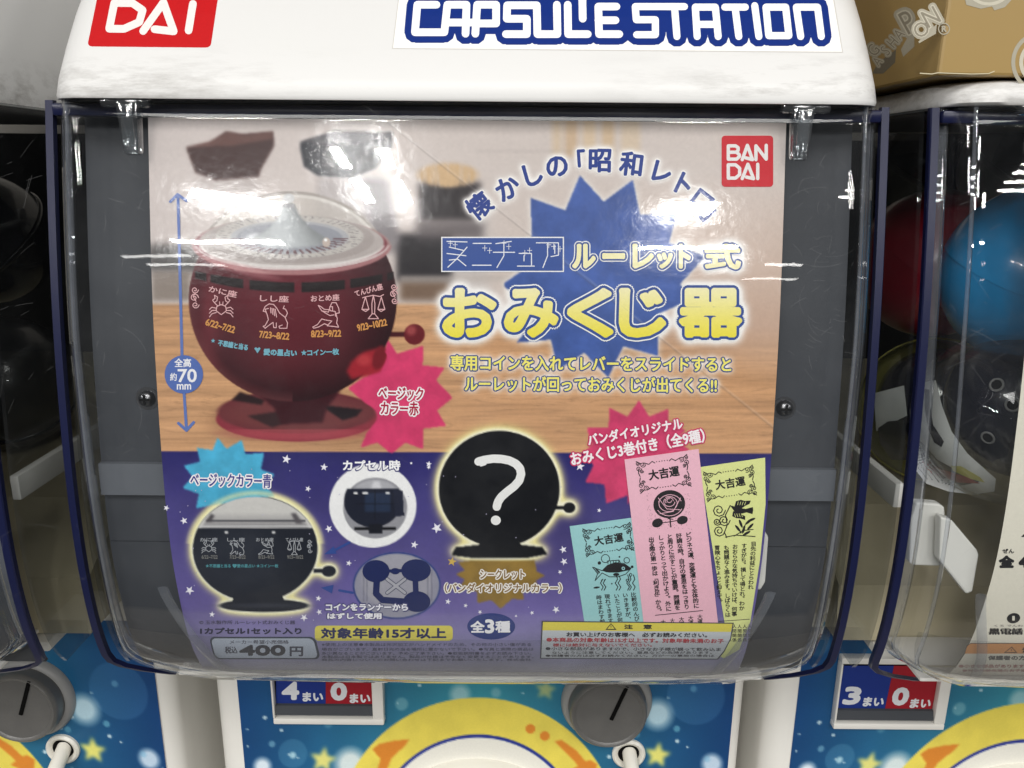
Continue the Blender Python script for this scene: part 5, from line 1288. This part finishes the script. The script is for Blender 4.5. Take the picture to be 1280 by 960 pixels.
# ------------------------------------------------------------------ gold display box on the right machine
yb = .3090; zb = W3(-385.5, .299)[1]+.0002; xb = .1525
g0 = empty('display_box', (xb+.13, yb+.11, zb)); tag(g0, 'gold printed cardboard box standing on the right machine ledge', 'box')
bm = box_bm((xb, yb, zb), (xb+.26, yb+.24, zb+.19), .0012)
me = mesh_bm('carton', bm); shift(me, tuple(-v_ for v_ in g0.location)); me.materials.append(M['gold']); link('carton', me, g0)
class PlaneX:
    cuts = ()
    def __init__(s, x0): s.x0 = x0
    def depth(s, ux, uy): return s.x0*FPX/ux
FRONT = PlaneY(yb); LEFT = PlaneX(xb)
GP = (176, 170, 152); GD = (146, 139, 122)
def box_print(pieces, surf, name):
    I = Ink()
    for t, x, y, s_, r_, sx in pieces:
        I.char(t, x, y, s_*sx, s_, 2, GP, bold=s_*.13, rot=r_); I.char(t, x, y, s_*sx, s_, 3, (205, 199, 180), bold=s_*.045, rot=r_); I.char(t, x, y, s_*sx, s_, 4, GD, bold=0, rot=r_)
    return I
I = box_print((('G', 1091, 62, 22, -.9, .8), ('A', 1096, 76, 17, -.9, .8), ('S', 1106, 63, 20, -.85, .8), ('H', 1115, 52, 20, -.85, .8), ('A', 1123, 42, 20, -.85, .8), ('P', 1134, 26, 42, -.5, .75)), LEFT, 'l')
I.poly([(1090, 92), (1098, 78), (1120, 62), (1119, 78), (1104, 92)], 1, (120, 113, 98)); I.poly([(1126, 62), (1136, 44), (1143, 40), (1143, 58), (1129, 71)], 1, GP)
# keep the left face's print left of the box corner
I.build('lettering', LEFT, g0, M['sticker'], tuple(g0.location))
I = box_print((('O', 1151, 36, 26, -.6, .95), ('N', 1163, 20, 32, -.5, .9)), FRONT, 'f')
I.poly([(1148, 52), (1160, 40), (1171, 30), (1170, 42), (1149, 54)], 1, GP)
I.ring(1180, 36, 7.5, 7.5, 1.3, 2, GP, n=26); I.text('R', 1177, 32, 1183.5, 40, 2, GP, bold=.5)
for cx, cy, r in ((1302, 78, 38), (1302, 78, 28)): I.ring(cx, cy, r, r*1.02, 5, 2, GP if r > 30 else (205, 199, 180), n=48)
I.poly([(1205, -6), (1208, 6), (1226, 11), (1240, 8), (1243, 13), (1256, 9), (1268, -4)], 2, GP)
for cx, cy, r in ((1236, -20, 30),): I.ring(cx, cy, r, r*.9, 4, 3, (205, 199, 180), n=40)
I.line([(1150, 91.5), (1165, 92.5), (1172, 91), (1215, 92.5), (1236, 92), (1243, 89)], 1.1, 2, (214, 206, 176))
I.build('lettering', FRONT, g0, M['sticker'], tuple(g0.location))

# ------------------------------------------------------------------ capsules lying in the machines
def sphere(name, c, r, seg=48, rings=24, zlo=-1, zhi=1, axis=None, sc=(1, 1, 1)):
    bm = bmesh.new(); bmesh.ops.create_uvsphere(bm, u_segments=seg, v_segments=rings, radius=r)
    if zlo > -1 or zhi < 1:
        bmesh.ops.delete(bm, geom=[v for v in bm.verts if v.co.z < zlo*r-1e-6 or v.co.z > zhi*r+1e-6], context='VERTS')
    for v_ in bm.verts: v_.co = Vector((v_.co.x*sc[0], v_.co.y*sc[1], v_.co.z*sc[2]))
    if axis is not None:
        bmesh.ops.rotate(bm, verts=bm.verts[:], cent=(0, 0, 0), matrix=Vector((0, 0, 1)).rotation_difference(Vector(axis).normalized()).to_matrix())
    for v_ in bm.verts: v_.co += Vector(c)
    me = bpy.data.meshes.new(name); bm.to_mesh(me); bm.free(); return me
def sub(name, me, mat, par):
    shift(me, tuple(-v_ for v_ in par.location)); me.materials.append(mat); me.polygons.foreach_set('use_smooth', [True]*len(me.polygons)); return link(name, me, par)
def place(x, y, D): u, w_ = unroll(x, y); return Vector(world(u, w_, D))
CBLUE = plain('capsule_blue', (34, 156, 222), .25, .5, coat=.5); CRED = plain('capsule_red', (140, 28, 44), .3, .5, coat=.4)
CNAVY = plain('capsule_navy', (18, 22, 40), .22, .6, coat=.6); CYEL = plain('capsule_yellow', (190, 186, 96), .35, .5); CGREY = plain('capsule_smoke', (58, 60, 64), .3, .5, coat=.4)
PAPER = plain('label_paper', (226, 228, 226), .5, .3)
CC = clear_mat('capsule_clear', tint=(.97, .98, .97), haze=.008, smear=.02, refl=1.3)
def capsule(label, c, r, top, bottom, ax, group='plastic capsules lying inside the machines', seam=True):
    t = empty('toy_capsule', (c.x, c.y, c.z-r)); tag(t, label, 'capsule', group)
    if top is not None: sub('upper_shell', sphere('upper_shell', c, r, zlo=0, axis=ax), top, t)
    if bottom is not None: sub('lower_shell', sphere('lower_shell', c, r*.992, zhi=0, axis=ax), bottom, t)
    q = Vector((0, 0, 1)).rotation_difference(Vector(ax).normalized())
    if not seam: return t
    me = lathe('seam_band', [(r*1.0, -.05*r), (r*1.025, -.04*r), (r*1.025, .04*r), (r*1.0, .05*r)], 48, ax, c)
    sub('seam_band', me, bottom if bottom is not None else top, t)
    return t
# clear one with a printed paper and a navy toy cup with holes, by the right poster
c = place(1262, 521, .368); r = .0400
t = capsule('clear capsule holding a navy cup and a white label, beside the cream poster', c, r, CC, CC, (-.35, -.75, .55))
sub('toy_cup', sphere('toy_cup', c+Vector((.006, 0, .006)), r*.84, axis=(-.3, -.5, .8)), CNAVY, t)
vd = (Vector((0, 0, CAMZ))-c).normalized()
for ax_, ay_ in ((1246, 481), (1266, 506), (1235, 547)):
    p = place(ax_, ay_, .33); d_ = (p-Vector((0, 0, CAMZ))).normalized(); cc = c+Vector((.006, 0, .006)); o_ = Vector((0, 0, CAMZ))-cc
    b_ = o_.dot(d_); q_ = o_.dot(o_)-(r*.84)**2; disc = b_*b_-q_
    if disc > 0:
        h_ = Vector((0, 0, CAMZ))+d_*(-b_-math.sqrt(disc)); nn = (h_-cc).normalized()
        sub('cup_hole', lathe('cup_hole', [(.0031, .0001), (.0029, .0005), (.0023, .0005), (.0020, .0001)], 24, nn, h_), M['collar'], t)
        sub('cup_hole', lathe('cup_hole', [(.0022, .0003), (0, .0003)], 20, nn, h_), M['slot'], t)
def paper_band(cx_pts, par, c, r, mat, name='paper_label', lab=None):
    """paper following the inside of a shell: photo outline cast onto the sphere"""
    tess = tessellate_polygon([[Vector((p[0], p[1], 0)) for p in cx_pts]])
    bm = bmesh.new(); vs = [bm.verts.new((p[0], p[1], 0)) for p in cx_pts]
    for f in tess: bm.faces.new([vs[i] for i in f])
    bmesh.ops.triangulate(bm, faces=bm.faces[:])
    for _ in range(4): bmesh.ops.subdivide_edges(bm, edges=[e for e in bm.edges if e.calc_length() > 5], cuts=1, use_grid_fill=True)
    bmesh.ops.triangulate(bm, faces=bm.faces[:])
    o_ = Vector((0, 0, CAMZ))-c
    for v_ in bm.verts:
        u, w_ = unroll(v_.co.x, v_.co.y); d_ = (Vector(world(u, w_, 1.0))-Vector((0, 0, CAMZ))).normalized()
        b_ = o_.dot(d_); disc = max(b_*b_-(o_.dot(o_)-r*r), 0); v_.co = Vector((0, 0, CAMZ))+d_*(-b_-math.sqrt(disc))
    me = bpy.data.meshes.new(name); bm.to_mesh(me); bm.free()
    o = sub(name, me, mat, par)
    if lab: o['label'] = lab
    return o
z7 = lambda x, y: (x/2.526+940, y/2.526+460)
paper_band([z7(540, 45), z7(580, 38), z7(600, 120), z7(630, 200), z7(680, 270), z7(770, 350), z7(765, 390), z7(700, 400), z7(620, 390), z7(550, 365), z7(515, 320), z7(500, 260), z7(515, 150)], t, c, r*.965, PAPER)
paper_band([z7(545, 66), z7(560, 68), z7(562, 120), z7(572, 180), z7(606, 232), z7(598, 250), z7(575, 235), z7(556, 190), z7(546, 130)], t, c, r*.97, CNAVY, 'label_print')
paper_band([z7(512, 235), z7(535, 232), z7(585, 290), z7(660, 330), z7(720, 360), z7(640, 375), z7(550, 350), z7(515, 310)], t, c, r*.97, CGREY, 'label_print')
paper_band([z7(535, 292), z7(600, 320), z7(680, 345), z7(720, 365), z7(650, 362), z7(560, 335)], t, c, r*.975, CRED, 'label_print')
paper_band([z7(628, 308), z7(660, 310), z7(720, 345), z7(735, 362), z7(690, 350), z7(635, 325)], t, c, r*.975, CYEL, 'label_print')
# yellow rimmed one seen through the side wall
c2 = place(1166, 512, .45); r2 = .0395
t2 = capsule('capsule with a yellow rim seen through the side wall between the blue frames', c2, r2, CC, CYEL, (-.55, -.75, .25))
sub('toy_cup', sphere('toy_cup', c2+Vector((.004, .004, .002)), r2*.80, axis=(-.3, -.5, .8)), CNAVY, t2)
paper_band([z7(385, 80), z7(480, 55), z7(490, 150), z7(440, 175), z7(392, 200)], t2, c2, r2*.93, PAPER)
paper_band([z7(398, 190), z7(430, 168), z7(480, 165), z7(488, 290), z7(440, 290), z7(405, 240)], t2, c2, r2*.95, CGREY, 'label_print')
# blue, red and smoke ones behind
capsule('large glossy blue capsule at the top of the right machine', place(1296, 345, .372), .0415, CBLUE, CBLUE, (.2, -.3, 1), seam=False)
capsule('dark red capsule in the shade behind the blue frame', place(1166, 330, .44), .0400, CRED, CRED, (.5, -.4, 1), seam=False)
for x, y, D, lb in ((1150, 200, .55, 'dark capsule high in the corner behind the red one'), (1285, 210, .50, 'dark capsule above the blue one')):
    capsule(lb, place(x, y, D), .040, CNAVY, CGREY, (.3, -.5, .8))
capsule('smoke grey capsule in the dark window of the left machine', place(8, 480, .48), .040, CGREY, CNAVY, (.3, -.6, .7))
capsule('navy capsule high in the dark window of the left machine', place(-18, 300, .50), .040, CNAVY, CNAVY, (-.3, -.6, .7))

# ------------------------------------------------------------------ what the machines stand on and against
me = mesh_bm('shelf_top', box_bm((-1.6, -.05, -.03), (1.6, .80, -.0005), .002)); tag(link('shelf_top', me, None, M['shelf']), None, None, kind='structure')
me = mesh_bm('wall', box_bm((-1.6, .80, -.03), (1.6, .85, 1.6))); tag(link('wall', me, None, M['wall']), None, None, kind='structure')
